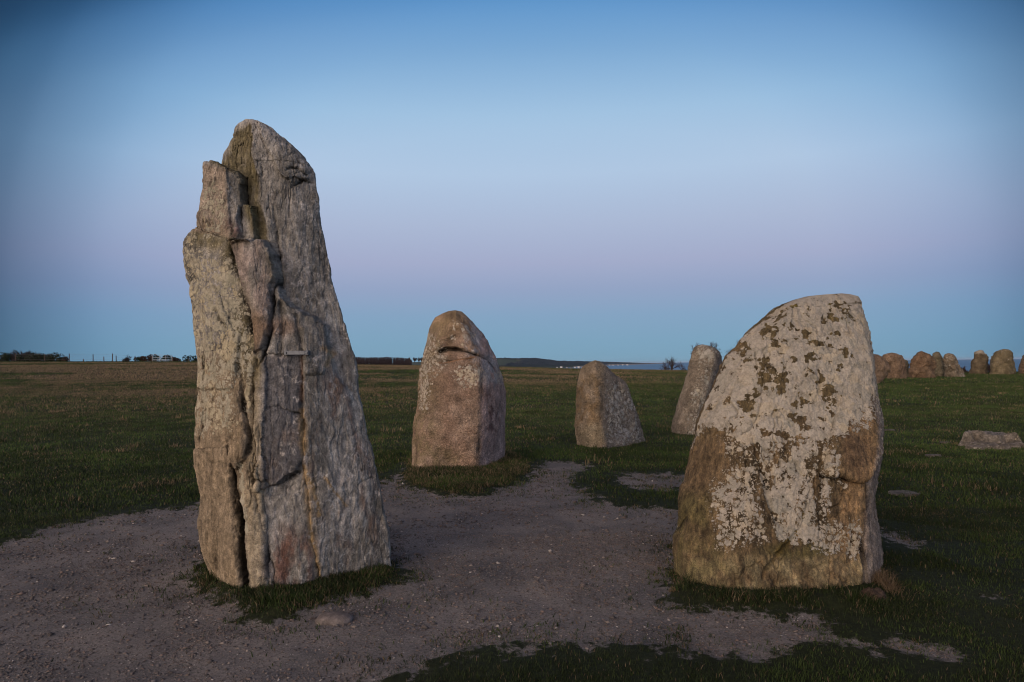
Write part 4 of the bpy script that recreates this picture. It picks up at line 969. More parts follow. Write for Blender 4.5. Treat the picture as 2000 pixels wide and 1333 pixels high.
def build_grass():
    rng = np.random.RandomState(5); gm = grass_mat()
    bands = [  # y0, y1, blades per m2, height, width
        (2.6, 4.6, 9500, .028, .0032), (4.6, 7.5, 5200, .032, .0045), (7.5, 13, 1700, .042, .0085), (13, 24, 800, .050, .011), (24, 50, 210, .075, .022), (50, 112, 38, .11, .055)]
    for i, (y0, y1, den, hh, ww) in enumerate(bands):
        kx = .95; mg = 1.8 if y0 < 24 else 0.0
        area = kx * (y1 ** 2 - y0 ** 2); n = int(area * den * (1.0 + 1.35 * mg / (kx * y0)))
        y = np.sqrt(rng.uniform((y0 - (1.0 if i == 0 else 0)) ** 2, y1 ** 2, n)); x = rng.uniform(-1, 1, n) * (kx * y + mg)
        if y0 < 14:
            sd = gravel_sd(x, y); keep = (sd < .02 + .09 * rng.normal(size=n) + .22 * perlin(x * 9, y * 9, 2.2))
            # thin worn turf near the gravel
            wear = np.clip((-sd) / .35, .25, 1); keep &= rng.uniform(0, 1, n) < wear
            worn = perlin(x * 1.1, y * 1.1, 12.2) + .5 * perlin(x * 3, y * 3, 1.2)
            keep &= ~((worn > .22) & (x > 2.0) & (y < 6.0) & (rng.uniform(0, 1, n) < .75))
            x = x[keep]; y = y[keep]; n = len(x)
        z = ground_z(x, y)
        dr = dryness(x, y)
        tuft = sstep(-.1, .5, fbm(x * 1.6, y * 1.6, 2.0, 3))
        h = hh * rng.uniform(.45, 1.25, n) * (.75 + .7 * tuft)
        tus = sstep(.22, .42, fbm(x * .9, y * .9, 7.0, 3)) * (y > 7); h = h * (1 + .6 * tus); dr = np.clip(dr + .35 * tus, 0, 1)
        near_m = np.zeros(n, bool)
        if y0 < 14:
            for M in (M_TALL, M_PINK, M_BIG): near_m |= poly_sd(M, x, y) > -.02
            h = np.where(near_m, h * 1.1, h)
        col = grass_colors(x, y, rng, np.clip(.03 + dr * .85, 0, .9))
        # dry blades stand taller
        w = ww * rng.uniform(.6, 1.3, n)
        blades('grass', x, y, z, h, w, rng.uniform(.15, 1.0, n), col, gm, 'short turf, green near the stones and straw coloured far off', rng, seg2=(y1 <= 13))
    # extra thick growth on the mounds
    for M, den, hh, lab in ((M_TALL, 11000, .052, 'thick dark grass collar round the foot of the tall stone'), (M_PINK, 5600, .066, 'tussocky grass collar round the foot of the pink stone'), (M_BIG, 9000, .060, 'ragged grass fringe round the foot of the big lichen stone')):
        bx = [p[0] for p in M]; by = [p[1] for p in M]
        A = (max(bx) - min(bx) + .2) * (max(by) - min(by) + .2); n = int(A * den)
        x = rng.uniform(min(bx) - .1, max(bx) + .1, n); y = rng.uniform(min(by) - .1, max(by) + .1, n)
        sd = poly_sd(M, x, y) + .08 * perlin(x * 6, y * 6, 3.0) + .05 * perlin(x * 18, y * 18, 3.0); k = (sd > -.01) if M is not M_PINK else (poly_sd(M, x, y) + .16 * perlin(x * 3, y * 3, 3.0) + .08 * perlin(x * 9, y * 9, 3.0) > .02)
        if M is M_BIG: k &= (perlin(x * 3.5, y * 3.5, 4.4) > -.12)
        x = x[k]; y = y[k]; sd = sd[k]; n = len(x)
        h = hh * rng.uniform(.4, 1.2, n) * (.75 + 1.6 * np.clip(fbm(x * 5, y * 5, 1, 2), -.3, 1)) * sstep(-.05, .10, sd)
        front_dry = (.38 if M is M_PINK else .16) + .35 * sstep(.12, 0, sd) * sstep(0, .3, perlin(x * 3, y * 3, 7) + .15)
        col = grass_colors(x, y, rng, np.clip(front_dry, 0, .8))
        blades('grass_collar', x, y, ground_z(x, y), h, .0052 * rng.uniform(.7, 1.3, n), rng.uniform(.2, 1.1, n), col, gm, lab, rng)
    n = 420000; y = np.sqrt(rng.uniform(3.2 ** 2, 10.5 ** 2, n)); x = rng.uniform(-.85, .85, n) * y; sd = gravel_sd(x, y)
    pr = np.exp(-np.clip(sd, 0, 9) / .16) * sstep(-.05, .25, perlin(x * 5, y * 5, 9.3) + .6 * perlin(x * 14, y * 14, 3.3)) * .9 + .5 * sstep(.42, .6, perlin(x * 2.6, y * 2.6, 5.3) + .5 * perlin(x * 9, y * 9, 1.3)) * np.exp(-np.clip(sd, 0, 9) / .35)
    k = (sd > -.02) & (rng.uniform(0, 1, n) < pr); x = x[k]; y = y[k]; n = len(x)
    blades('grass', x, y, ground_z(x, y) - .02, .032 * rng.uniform(.4, 1.2, n), .005 * rng.uniform(.7, 1.3, n) * (1 + y * .06), rng.uniform(.3, 1.2, n), grass_colors(x, y, rng, np.full(n, .22)), gm, 'sparse grass tufts creeping over the edges of the gravel', rng)
    # tussocks and dead stalks dotted over the pasture
    nt = 900; ty = np.sqrt(rng.uniform(6.5 ** 2, 48 ** 2, nt)); tx = rng.uniform(-.85, .85, nt) * ty
    k = (gravel_sd(tx, ty) < -.25) & (rng.uniform(0, 1, nt) < np.where(tx < ty * .1, .95, .35)); tx = tx[k]; ty = ty[k]; nt = len(tx)
    rr = rng.uniform(.04, .22, nt); nb = 46; x = (tx[:, None] + rr[:, None] * rng.normal(size=(nt, nb))).ravel(); y = (ty[:, None] + rr[:, None] * rng.normal(size=(nt, nb))).ravel()
    td = np.repeat(np.clip(rng.uniform(-.2, 1.1, nt), 0, 1), nb); th_ = np.repeat(rng.uniform(.05, .13, nt), nb)
    blades('grass', x, y, ground_z(x, y), th_ * rng.uniform(.5, 1.3, nt * nb), .006 * (1 + y * .07), rng.uniform(.1, .8, nt * nb), grass_colors(x, y, rng, td), gm, 'scattered taller tussocks and dead stalks in the pasture', rng)
    # rough dark verge under the fence
    n = 26000; x = rng.uniform(-98, -38, n); y = rng.uniform(111, 117.5, n); c = grass_colors(x, y, rng, np.full(n, .25)) * .75
    blades('grass', x, y, ground_z(x, y), rng.uniform(.15, .42, n), .07 * rng.uniform(.6, 1.3, n), rng.uniform(.1, .7, n), c, gm, 'rough dark verge of long grass under the wire fence', rng, seg2=False)
    # dry straw tuft at the right foot of the big stone
    x0, y0 = gpt(1714, 1140); n = 900
    x = x0 + rng.normal(.01, .035, n); y = y0 + rng.normal(0, .10, n)
    c = np.array([.13, .092, .055]) * rng.uniform(.4, 1.2, (n, 1))
    o = blades('straw_tuft', x, y, ground_z(x, y), rng.uniform(.03, .13, n), np.full(n, .003), rng.uniform(.3, 1.2, n), c, gm, None, rng)
    if 'kind' in o: del o['kind']
    tag(o, 'dry straw coloured grass tuft at the right foot of the big lichen stone', 'grass tuft')
def build_pebbles():
    rng = np.random.RandomState(9)
    den = [(2.4, 4.2, 7000, .0045), (4.2, 6.5, 3200, .0055), (6.5, 10.5, 750, .0080)]
    oc = np.array([(1, 0, 0), (0, 1, 0), (-1, 0, 0), (0, -1, 0), (.0, 0, .9), (0, 0, -.9), (.75, .75, .1), (-.75, .75, -.1), (-.7, -.75, .1), (.75, -.7, 0)], float)
    fc = np.array([(0, 6, 4), (6, 1, 4), (1, 7, 4), (7, 2, 4), (2, 8, 4), (8, 3, 4), (3, 9, 4), (9, 0, 4), (6, 0, 5), (1, 6, 5), (7, 1, 5), (2, 7, 5), (8, 2, 5), (3, 8, 5), (9, 3, 5), (0, 9, 5)])
    VS = []; FS = []; CS = []; off = 0
    for y0, y1, d, s in den:
        kx = .9; n = int(kx * (y1 ** 2 - y0 ** 2) * d)
        y = np.sqrt(rng.uniform(y0 ** 2, y1 ** 2, n)); x = rng.uniform(-kx, kx, n) * y
        sd = gravel_sd(x, y); clump = sstep(-.35, .35, fbm(x * 1.4, y * 1.4, 3, 3)) * .8 + .2
        k = (sd > -.03) & (rng.uniform(0, 1, n) < clump); x = x[k]; y = y[k]; n = len(x)
        z = ground_z(x, y) - .02 + ground_relief(x, y)
        sz = s * np.exp(rng.normal(0, .42, n)); big = rng.uniform(0, 1, n) < .010; sz = np.where(big, sz * 1.6, sz)
        P = oc[None] * (1 + .22 * rng.normal(size=(n, 10, 1))) * np.stack([sz, sz * rng.uniform(.6, 1, n), sz * rng.uniform(.4, .75, n)], 1)[:, None, :]
        a = rng.uniform(0, 6.28, n); c, sn = np.cos(a)[:, None], np.sin(a)[:, None]
        P = np.stack([P[..., 0] * c - P[..., 1] * sn + x[:, None], P[..., 0] * sn + P[..., 1] * c + y[:, None], P[..., 2] + (z + sz * .2)[:, None]], -1)
        VS.append(P.reshape(-1, 3)); FS.append(((np.arange(n) * 10)[:, None, None] + fc[None] + off).reshape(-1, 3)); off += n * 10
        pal = np.array([(.075, .066, .063), (.11, .09, .082), (.15, .115, .10), (.12, .11, .11), (.20, .17, .15), (.38, .35, .32)]); pi = rng.choice(6, n, p=[.28, .26, .21, .14, .09, .02])
        CS.append(np.repeat(pal[pi] * rng.uniform(.75, 1.25, (n, 1)), 10, 0))
    m, N, L, b = new_mat('pebbles'); L.new(attr(N, 'col').outputs['Color'], b.inputs['Base Color']); b.inputs['Roughness'].default_value = .8
    o = mesh_obj('gravel', np.vstack(VS), np.vstack(FS), m, smooth=True, attrs={'col': np.vstack(CS)})
    tag(o, 'loose grey and pinkish gravel on the bare ground', kind='stuff')

# ------------------------------------------------------------------ water, hills, houses
def build_far_setting():
    SEA = -15.0
    m, N, L, b = new_mat('sea_water')
    tc = N.new('ShaderNodeTexCoord'); mp = N.new('ShaderNodeMapping'); mp.inputs['Scale'].default_value = (1, .35, 1); L.new(tc.outputs['Object'], mp.inputs[0])
    n = n_noise(N, L, mp.outputs[0], .12, 4, .6); n2 = n_noise(N, L, mp.outputs[0], .004, 3, .5)
    r = n_ramp(N, L, n2.outputs[0], [(.3, (.10, .22, .37)), (.7, (.125, .26, .42))]); L.new(r.outputs[0], b.inputs['Base Color'])
    b.inputs['Roughness'].default_value = .6; b.inputs['Specular IOR Level'].default_value = .05
    bp = N.new('ShaderNodeBump'); bp.inputs['Strength'].default_value = 1; bp.inputs['Distance'].default_value = 1.2; L.new(n.outputs[0], bp.inputs['Height']); L.new(bp.outputs[0], b.inputs['Normal'])
    x = np.linspace(-60000, 60000, 40); y = np.concatenate([np.linspace(150, 3000, 20), np.linspace(3500, 60000, 24)])
    X, Y = np.meshgrid(x, y)
    o = mesh_obj('sea', np.stack([X.ravel(), Y.ravel(), np.full(X.size, SEA)], 1), grid_faces(len(y), len(x)), m)
    tag(o, kind='structure', label='calm blue sea')
    # wooded headland across the bay: shore line and skyline measured from the photograph, kilometres away
    SX = [600, 780, 900, 980, 1100, 1190, 1240, 1285, 1300]; SHO = [728, 727, 726, 724, 719, 714.2, 712.6, 711.2, 710.6]
    TX = [600, 690, 800, 860, 905, 960, 985, 1000, 1012, 1020, 1050, 1068, 1085, 1105, 1130, 1160, 1190, 1215, 1240, 1265, 1285, 1295, 1300]
    TOP = [712, 711, 708, 706, 704, 702.5, 702, 702.4, 703.2, 701.8, 702.5, 704.5, 706.5, 707.8, 707.4, 707.8, 708.2, 708.7, 709.2, 709.9, 710.5, 710.9, 711.2]
    px = np.arange(600, 1301, .5); nt = 46
    V = np.zeros((nt, len(px), 3)); forest = np.zeros((nt, len(px)))
    for j, p in enumerate(px):
        ps = np.interp(p, SX, SHO); a, bb = ray(p, ps); Ys = (SEA - EYE) / min(bb, -.0012)
        Yr = Ys * 1.35 + 400; pt = np.interp(p, TX, TOP); at_, bt = ray(p, pt); zr = EYE + bt * Yr
        for i in range(nt):
            t = i / (nt - 1)
            if t < .8:
                q = t / .8; Yy = Ys + (Yr - Ys) * q; z = SEA - .5 + (zr - SEA + .5) * (q ** .8)
            else:
                q = (t - .8) / .2; Yy = Yr + 1500 * q; z = zr - (zr - SEA + 2) * q * .8
            V[i, j] = (a * Yy, Yy, z)
    x = V[..., 0]; y = V[..., 1]
    field = region(np.repeat(px[None], nt, 0), np.repeat(np.linspace(0, 1, nt)[:, None], len(px), 1) * 30, [(560, 3), (985, 4), (1018, 14), (1008, 22), (985, 23), (900, 23), (820, 27), (560, 26)], 1.5)
    fo = (1 - field) * sstep(.04, .12, np.linspace(0, 1, nt))[:, None]
    V[..., 2] += fo * (7 + 7 * np.abs(perlin(x * .012, y * .012, 0)) + 4 * perlin(x * .05, y * .02, 0)) * np.clip(np.interp(px, [600, 1190, 1300], [1, .8, .15]), 0, 1)[None] * sstep(1.0, .7, np.abs(np.linspace(0, 1, nt)))[:, None]
    m, N, L, b = new_mat('wooded_hill')
    tc = N.new('ShaderNodeTexCoord'); f = attr(N, 'forest').outputs['Fac']
    nn = n_noise(N, L, tc.outputs['Object'], .03, 5, .7)
    c1 = n_ramp(N, L, nn.outputs[0], [(.3, (.014, .019, .024)), (.7, (.036, .040, .042))]); c2 = n_ramp(N, L, nn.outputs[0], [(.3, (.035, .048, .030)), (.7, (.065, .078, .045))])
    L.new(n_mix(N, L, f, c2.outputs[0], c1.outputs[0]), b.inputs['Base Color'])
    o = mesh_obj('hill', V.reshape(-1, 3), grid_faces(nt, len(px)), m, attrs={'forest': fo.ravel()})
    tag(o, kind='structure', label='low wooded headland across the bay')
    # pale beach along the foot of the headland
    bm = plain('beach_sand', (.26, .22, .19), var=.2, scale=.02)
    pb = np.arange(1120, 1297, 1.5); rows = []
    for t in (0, 1):
        rows.append([])
        for p in pb:
            ps = np.interp(p, SX, SHO); a, bb = ray(p, ps); Ys = (SEA - EYE) / min(bb, -.0012); Yy = Ys - 60 + 260 * t; rows[-1].append((a * Yy, Yy, SEA + .4 + 6.0 * t))
    o = mesh_obj('beach', np.array(rows).reshape(-1, 3), grid_faces(2, len(pb)), bm); tag(o, kind='structure', label='thin pale beach under the headland')
    # houses
    wm = plain('white_render', (.62, .62, .60), var=.08, scale=.3); rm = plain('roof_tile', (.16, .13, .12), scale=.5); wr = plain('pale_roof', (.42, .42, .42), scale=.5); dk = plain('window_glass', (.03, .035, .045), rough=.3)
    specs = [(1009, 710.2, 13, 3000, 'long white farm building high on the green slope of the headland', wr, 'farm building', 4.0),
             (1088, 719.0, 3.0, 2500, 'small white house, leftmost of the village on the far shore', rm, 'house', 2),
             (1096, 719.5, 4.6, 2500, 'bright white gabled house with the pointed roof, left part of the shore village', wr, 'house', 3.2),
             (1107, 719.5, 2.8, 2500, 'small pale house right after the bright gabled one in the shore village', rm, 'house', 2.2),
             (1116, 720.0, 4.5, 2500, 'low pale house in the middle of the shore village', rm, 'house', 1.8),
             (1123, 719.5, 3.5, 2500, 'pale house third from the right in the shore village', wr, 'house', 2.2),
             (1130, 719.2, 4.0, 2500, 'taller white house right of the middle in the shore village', wr, 'house', 3.2),
             (1137, 719.5, 3.0, 2500, 'small grey roofed house at the right end of the shore village', rm, 'house', 2.2),
             (1190, 714.4, 3.0, 4700, 'tiny white house at the left of the far beach row', wr, 'house', 1.6),
             (1197, 714.3, 4.0, 4700, 'second tiny white house of the far beach row', wr, 'house', 1.4),
             (1207, 714.1, 3.6, 4700, 'wide tiny white house in the middle of the far beach row', wr, 'house', 1.3),
             (1216, 713.9, 2.6, 4700, 'tiny white house right of the middle of the far beach row', wr, 'house', 1.7),
             (1225, 713.6, 3.6, 4700, 'tiny white house at the right end of the far beach row', wr, 'house', 1.5)]
    for (hx, hy, wpx, Y, lab, roofm, cat, hp) in specs:
        X0, _, Z0 = at(hx, hy, Y); w = wpx / FPX * Y; h = hp / FPX * Y; d = w * .6
        root = empty('farm_building' if cat != 'house' else 'house', (X0, Y, Z0 - 3)); tag(root, lab, cat, None if cat != 'house' else 'white houses on the far shore')
        v, f_ = box_vf(-w / 2, w / 2, -d / 2, d / 2, -10, 3 + h * .6); mesh_obj('wall', v, f_, wm, parent=root, smooth=False)
        e = 3 + h * .6; ww = w / 2 * 1.06; dd = d / 2 * 1.08
        v = [(-ww, -dd, e - .2), (ww, -dd, e - .2), (ww, dd, e - .2), (-ww, dd, e - .2), (-ww, 0, e + h * .45), (ww, 0, e + h * .45)]
        mesh_obj('roof', v, [(0, 1, 5, 4), (2, 3, 4, 5), (0, 4, 3), (1, 2, 5), (0, 3, 2, 1)], roofm, parent=root, smooth=False)
        for k in (-.3, .3):
            v, f_ = box_vf(k * w - w * .06, k * w + w * .06, -d / 2 - .15, -d / 2 + .05, 3 + h * .15, 3 + h * .42); mesh_obj('window', v, f_, dk, parent=root, smooth=False)

# ------------------------------------------------------------------ trees, bushes, fence
def bare_tree_vf(rng, H, levels=5, spread=.6, trunk_r=None, nsplit=(3, 4), mult=.72, rdec=.68):
    T = []; C = []
    tr = trunk_r or H * .03
    def grow(p, d, ln, r, lev):
        q = p; pts = [p.copy()]; dd = d.copy()
        for i in range(3):
            dd = (dd + Vector(rng.normal(0, .16, 3)) + Vector((0, 0, .05))).normalized(); q = q + dd * ln / 3; pts.append(q.copy())
        rr = [r, r * .9, r * .8, r * .62]
        (T if lev == 0 else C).append(tube_vf(pts, rr, 5 if lev < 2 else 3, False))
        if lev >= levels: return
        nk = 7 if lev == 0 else rng.randint(nsplit[0], nsplit[1] + 1)
        for k in range(nk):
            s = pts[rng.randint(1, 4)]
            if lev == 0:
                az = 2.4 * k + rng.uniform(-.4, .4); po = math.radians(8 + 62 * (k / (nk - 1)) + rng.uniform(-8, 8)) * min(1.15, spread + .45)
                nd = Vector((math.cos(az) * math.sin(po), math.sin(az) * math.sin(po), math.cos(po)))
                if k == 0: s = pts[3]
            else:
                nd = (dd + Vector(rng.normal(0, spread * .62, 3)) + Vector((0, 0, .16))).normalized()
            grow(s, nd, ln * mult * rng.uniform(.75, 1.15), r * rdec, lev + 1)
    grow(Vector((0, 0, -.3)), Vector((0, 0, 1)), H * .26, tr, 0)
    return T, C
def bare_tree(name, loc, H, seed, mats, label, group=None, cat='tree', **kw):
    rng = np.random.RandomState(seed)
    T, C = bare_tree_vf(rng, H, **kw)
    allv = np.array([v for vf in C for v in vf[0]]); top = allv[:, 2].max(); k = H / top
    root = empty(name, loc)
    for nm, parts, mt in (('trunk', T, mats[0]), ('crown', C, mats[1])):
        V, F = join_vf(parts); V = np.array(V) * k
        mesh_obj(nm, V, F, mt, parent=root, smooth=False)
    tag(root, label, cat, group); return root
def bush(name, loc, size, n, seed, mat, label, leaf=.16, group=None, stem=None, cat='bush', spiky=0.0):
    rng = np.random.RandomState(seed)
    root = empty(name, loc)
    # lobes of foliage at uneven heights, gaps between them
    nl = max(4, int(size[0] * 2.0)); lob = [(rng.uniform(-1, 1) * size[0] * .42, rng.uniform(-1, 1) * size[1] * .4, size[2] * rng.uniform(.18, .8), size[2] * rng.uniform(.22, .42)) for _ in range(nl)]
    idx = rng.randint(0, nl, n); d = rng.normal(size=(n, 3)); d /= np.linalg.norm(d, axis=1)[:, None]; rr = rng.uniform(.4, 1.0, n) ** .6
    L = np.array(lob); c = L[idx, :3] + d * (L[idx, 3] * rr)[:, None] * np.array([1.2, 1.2, 1.0])
    c[:, 2] = np.abs(c[:, 2])
    t1 = rng.normal(size=(n, 3)); t1 /= np.linalg.norm(t1, axis=1)[:, None]; t2 = np.cross(t1, d); s = leaf * rng.uniform(.4, 1.2, n)[:, None]
    P = np.stack([c - t1 * s, c + t1 * s, c + t2 * s * 1.4 + np.array([0, 0, spiky * leaf])], 1)
    mesh_obj('foliage', P.reshape(-1, 3), (np.arange(n) * 3)[:, None] + np.array([[0, 1, 2]]), mat, parent=root, smooth=False)
    st = []
    for k in range(5):
        l = lob[rng.randint(nl)]; st.append(tube_vf([(l[0] * .3, l[1] * .3, -.2), (l[0] * .7, l[1] * .7, l[2] * .5), (l[0], l[1], l[2])], [.05, .035, .02], 4))
    V, F = join_vf(st); mesh_obj('stem', V, F, stem or mat, parent=root, smooth=False)
    tag(root, label, cat, group); return root
def build_vegetation():
    bark = plain('bark', (.045, .036, .032), scale=4); twig = plain('twigs', (.050, .038, .036), scale=3); ptwig = plain('pale_twigs', (.085, .075, .075), scale=3)
    dark = plain('evergreen_leaf', (.016, .024, .012), scale=2, var=.5); brown = plain('brown_leaf', (.040, .024, .016), scale=2, var=.4)
    def gl(px, Y, dz=0):
        a = ray(px, 700)[0] * Y; return (a, Y, float(ground_z(np.array([a]), np.array([float(Y)]))[0]) + dz)
    def hfor(px, py, loc): return at(px, py, loc[1])[2] - loc[2]
    # copse at the far left
    for i, (px, py, Y, lab) in enumerate([(-8, 688, 150, 'leafless tree at the left edge, leftmost of the copse'), (17, 680.5, 152, 'rounded leafless tree, tallest of the copse at the far left'), (38, 683, 148, 'leafless tree second from the left edge in the copse, dark and dense'),
                                     (56, 684, 150, 'pale twigged leafless tree in the middle of the copse'), (74, 685.5, 146, 'leafless tree right of the middle of the copse'), (92, 689, 145, 'low leafless tree at the right side of the copse')]):
        loc = gl(px, Y, 0); H = hfor(px, py, loc)
        bare_tree('bare_tree', loc, H, 100 + i, (bark, ptwig if i in (3, 4) else twig), lab, 'leafless trees of the left copse', levels=6, spread=.85, nsplit=(3, 4), trunk_r=H * .035, mult=.76, rdec=.66)
    for i, (px, w, h, lab) in enumerate([(5, 3.2, 1.7, 'dark evergreen bush under the trees at the left edge'), (48, 3.5, 1.4, 'dark evergreen bush low in the middle of the copse'), (72, 3.5, 1.5, 'dark evergreen bush below the right trees of the copse'), (90, 3.4, 1.7, 'dark evergreen bush at the right of the copse'), (107, 3.0, 1.6, 'small dark evergreen bush at the right end of the copse'),
                                     (121, 1.8, .8, 'low brown scrub right after the copse, just left of a fence post')]):
        loc = gl(px, 136); bush('bush', loc, (w, 1.6, h + .6), 900, 200 + i, dark if i < 5 else brown, lab, leaf=.16, stem=bark, group='bushes along the field edge')
    # scrub either side of the gate
    for i, (px, w, h, mt, lab) in enumerate([(251, 1.9, 1.1, twig, 'round leafless brown shrub in the field edge left of the thin post'), (272, 1.4, 1.05, dark, 'dark pointed bush just right of a fence post, left of the gate'), (284, 1.7, 1.0, brown, 'dark bush next to the gate on its left, second from it'),
                                         (294, 1.3, .95, brown, 'dark bush touching the left end of the gate'), (304, 1.3, 1.0, dark, 'dark bush behind the left half of the gate'), (320, 1.7, .9, dark, 'wide dark bush behind the middle of the gate'), (335, 1.1, 1.0, dark, 'dark bush behind the right end of the gate'),
                                         (346, 1.0, .9, brown, 'small pointed bush right of the gate'), (368, 1.4, .95, dark, 'dark bush around a fence post near the tall stone'), (379, 1.0, .7, dark, 'low dark bush touching the left side of the tall stone')]):
        loc = gl(px, 121 if i else 116)
        if i == 0: bare_tree('shrub', loc, 1.6, 300, (bark, twig), lab, None, 'shrub', levels=4, spread=.9, nsplit=(4, 5), trunk_r=.05, mult=.8)
        else: bush('bush', loc, (w, 1.0, h + .55), 420, 301 + i, mt, lab, leaf=.12, stem=bark, spiky=1.2, group='bushes along the field edge')
    # birch-like tree in front of the bay and its neighbours
    loc = gl(1311, 110); bare_tree('bare_tree', loc, hfor(1311, 694.5, loc), 423, (bark, twig), 'rounded leafless tree standing before the bay, left of the leaning stone', levels=6, spread=.75, nsplit=(3, 3), trunk_r=.07, mult=.80, rdec=.58)
    loc = gl(1336, 114); bare_tree('shrub', loc, hfor(1336, 712, loc), 412, (bark, twig), 'small leafless shrub beside the leaning stone at field edge', None, 'shrub', levels=4, spread=.9, trunk_r=.04)
    loc = gl(1300, 113); bare_tree('shrub', loc, hfor(1300, 716, loc), 413, (bark, twig), 'low leafless shrub at the foot of the rounded tree', None, 'shrub', levels=4, spread=1.0, trunk_r=.04)
    loc = gl(1386, 108); bare_tree('bare_tree', loc, hfor(1386, 667, loc), 414, (bark, twig), 'leafless tree whose twigs show above the top of the leaning stone', levels=6, spread=.38, nsplit=(3, 3), trunk_r=.10, rdec=.6)
    loc = gl(1374, 109); bare_tree('bare_tree', loc, hfor(1374, 669, loc), 416, (bark, twig), 'leafless tree mostly hidden behind the leaning stone, left one', levels=5, spread=.3, trunk_r=.08)
    loc = gl(1440, 106); bare_tree('bare_tree', loc, hfor(1440, 662, loc), 415, (bark, twig), 'leafless tree peeping out left of the big lichen stone', levels=6, spread=.7, nsplit=(3, 3), trunk_r=.10, rdec=.6, mult=.78)
    for i, (px, h, lab) in enumerate([(1932, 18, 'dark shrub between the white capped stone and the domed stone'), (1884, 9, 'little dark shrub just right of the stone with the crack')]):
        loc = gl(px, 100 - 12 * 0); H = h / FPX * 100
        bare_tree('shrub', loc, H + .4, 420 + i, (bark, twig), lab, None, 'shrub', levels=5, spread=.9, nsplit=(4, 5), trunk_r=.04, mult=.8)
    # small trees between the plantation and the pink stone
    for i, (px, py, lab) in enumerate([(800, 698, 'small leafless tree at the right end of the dark plantation'), (810, 698, 'single small leafless tree between plantation and pink stone'), (818, 697.5, 'small leafless tree next to the left edge of the pink stone'), (824, 697.5, 'small leafless tree half hidden by the pink stone')]):
        Y = 420.0; a = ray(px, 700)[0] * Y; z = at(px, 707.5, Y)[2]
        bare_tree('bare_tree', (a, Y, z), at(px, py, Y)[2] - z, 430 + i, (bark, twig), lab, 'small leafless trees by the plantation', levels=5, spread=.45, nsplit=(3, 4), trunk_r=.14)
    # bare plantation: far-off wood reading as one mass
    rng = np.random.RandomState(77); parts = []; X = []
    V = []; F = []
    def tri(a, b_, c):
        i = len(V); V.extend([a, b_, c]); F.append((i, i + 1, i + 2))
    for k in range(3000):
        px = rng.uniform(450, 804); dep = rng.uniform(0, 1) ** 1.3; Y = 440 + 70 * dep
        tp = np.interp(px, [640, 700, 730, 760, 785, 800, 804], [698, 698.3, 698.8, 698.2, 699.3, 701.5, 704]) + rng.normal(0, .6)
        a = ray(px, 700)[0] * Y; z0 = at(px, 714, Y)[2]; zt = at(px, tp, Y)[2]; H = zt - z0
        r = .13
        lx = rng.normal(0, .15)
        tri((a - r, Y, z0), (a + r, Y, z0), (a + lx, Y, zt)); tri((a, Y - r, z0), (a, Y + r, z0), (a + lx, Y, zt))
        for q in range(16):
            h = z0 + H * rng.uniform(.25, .98); an = rng.uniform(0, 6.28); ln = (1.35 - .9 * (h - z0) / H) * rng.uniform(.4, 1)
            ex, ey = math.cos(an) * ln, math.sin(an) * ln
            tri((a, Y, h - .12), (a, Y, h + .10), (a + ex, Y + ey, h + ln * .8))
    o = mesh_obj('bare_plantation', np.array(V), np.array(F), plain('plantation_wood', (.040, .030, .033), scale=.8, var=.45), smooth=False)
    tag(o, 'dark dense plantation of thin leafless trunks on the skyline', 'wood', kind='stuff')
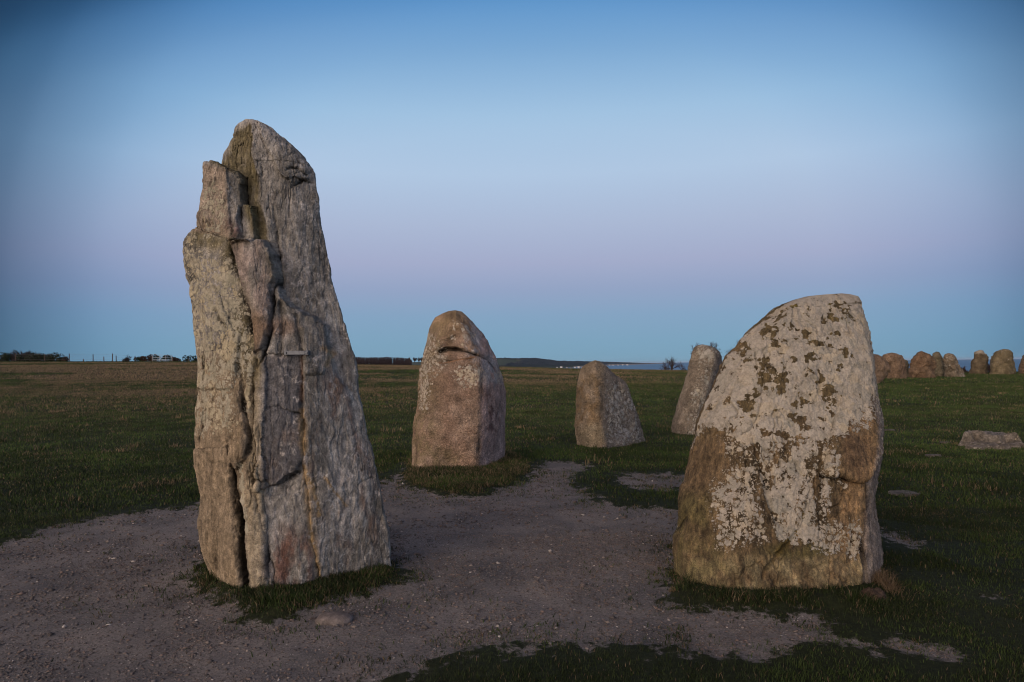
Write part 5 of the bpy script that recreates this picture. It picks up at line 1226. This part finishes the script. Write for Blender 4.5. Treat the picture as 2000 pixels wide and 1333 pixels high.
    # low brown growth at its foot hides the ground line
def build_fence():
    wood = plain('weathered_post', (.075, .055, .045), scale=6); wire = plain('fence_wire', (.16, .16, .17), rough=.5, metallic=.5); gal = plain('galvanised_gate', (.30, .34, .38), rough=.45, metallic=.4, scale=8)
    root = None; Y = 118.0; tops = []
    posts = [(31, 691.5, 1.3), (88, 692, 1.3), (135.5, 691, 1.3), (163, 701.5, .6), (182, 692.5, 1.2), (203, 697, .9), (220, 691, 1.3), (227, 695, 1.1), (264, 695.5, 1.1), (369, 700, 1.0)]
    x0 = ray(31, 700)[0] * Y
    root = empty('wire_fence', (x0, Y, float(ground_z(np.array([x0]), np.array([Y]))[0]))); tag(root, 'wire fence on weathered wooden posts along the left field edge', 'fence')
    o0 = np.array(root.location)
    rng = np.random.RandomState(3)
    for i, (px, py, r) in enumerate(posts):
        yy = Y + (1.5 if i in (3, 5, 7) else 0); x = ray(px, 700)[0] * yy; zg = float(ground_z(np.array([x]), np.array([yy]))[0]); zt = at(px, py, yy)[2]
        ln = rng.normal(0, .04) + (.06 if i == 6 else 0)
        v, f = tube_vf([(x - ln, yy, zg - .4), (x, yy, zt - .03), (x + ln * .1, yy, zt)], [.075, .07, .05], 7)
        mesh_obj('post', np.array(v) - o0, f, wood, parent=root, smooth=False)
        if i not in (3, 5, 7): tops.append((x, yy, zg, zt))
    for lev in (.95, .70, .45):
        pts = []
        for a, b_ in zip(tops[:-1], tops[1:]):
            if b_[0] - a[0] > 8.5 and a[0] > -66 and a is tops[-2]: continue
            for t in (0, .25, .5, .75):
                pts.append((a[0] + (b_[0] - a[0]) * t, Y - .07, (a[2] + (a[3] - a[2]) * lev) * (1 - t) + (b_[2] + (b_[3] - b_[2]) * lev) * t - .06 * math.sin(math.pi * t)))
        if len(pts) > 2:
            v, f = tube_vf(pts, [.011] * len(pts), 4); mesh_obj('wire', np.array(v) - o0, f, wire, parent=root)
    # the field gate
    Yg = 116.0
    gx0 = ray(298.5, 700)[0] * Yg; gx1 = ray(336, 700)[0] * Yg; zg = at(317, 711, Yg)[2]; H = at(317, 693.5, Yg)[2] - zg
    g = empty('field_gate', (gx0, Yg, zg)); tag(g, 'grey tubular metal field gate with horizontal bars among the bushes', 'gate')
    W = gx1 - gx0
    for k, fr in enumerate((.97, .72, .48, .33, .20)):
        sag = -.09 if k == 0 else 0
        pts = [(0, 0, H * fr + (.06 if k == 0 else 0)), (W * .5, 0, H * fr), (W, 0, H * fr + sag * .6)]
        v, f = tube_vf(pts, [.038] * 3, 8); mesh_obj('bar', v, f, gal, parent=g)
    for xx, hh in ((0, 1.03), (W * .34, .95), (W * .68, .93), (W, .98)):
        v, f = tube_vf([(xx, .002, 0), (xx, .002, H * hh)], [.045, .045], 8); mesh_obj('upright', v, f, gal, parent=g)
    for xx in (-.12, W + .12):
        v, f = tube_vf([(xx, 0, -.4), (xx, 0, H * (1.06 if xx < 0 else .8))], [.08, .075], 8); mesh_obj('post', v, f, wood, parent=g)

# ------------------------------------------------------------------ assemble
build_ground()
tall, tall_g = build_tall()
build_clamp(tall, tall_g)
build_pink(); build_low(); build_lean(); build_big(); build_far()
build_rocks()
build_far_setting()
build_vegetation()
build_fence()
build_grass()
build_pebbles()

# ------------------------------------------------------------------ the thin sea air that pales the headland and the horizon
def build_haze():
    v, f = box_vf(-65000, 65000, -3000, 66000, -24, 75)
    m = bpy.data.materials.new('sea_air'); m.use_nodes = True; nt = m.node_tree; nt.nodes.clear()
    out = nt.nodes.new('ShaderNodeOutputMaterial'); pv = nt.nodes.new('ShaderNodeVolumePrincipled')
    pv.inputs['Color'].default_value = (.62, .80, 1.0, 1); pv.inputs['Density'].default_value = HAZE
    nt.links.new(pv.outputs[0], out.inputs['Volume'])
    o = mesh_obj('haze', v, f, m, smooth=False); tag(o, 'thin bluish sea haze over the whole place', kind='stuff')
HAZE = 1.5e-5
build_haze()
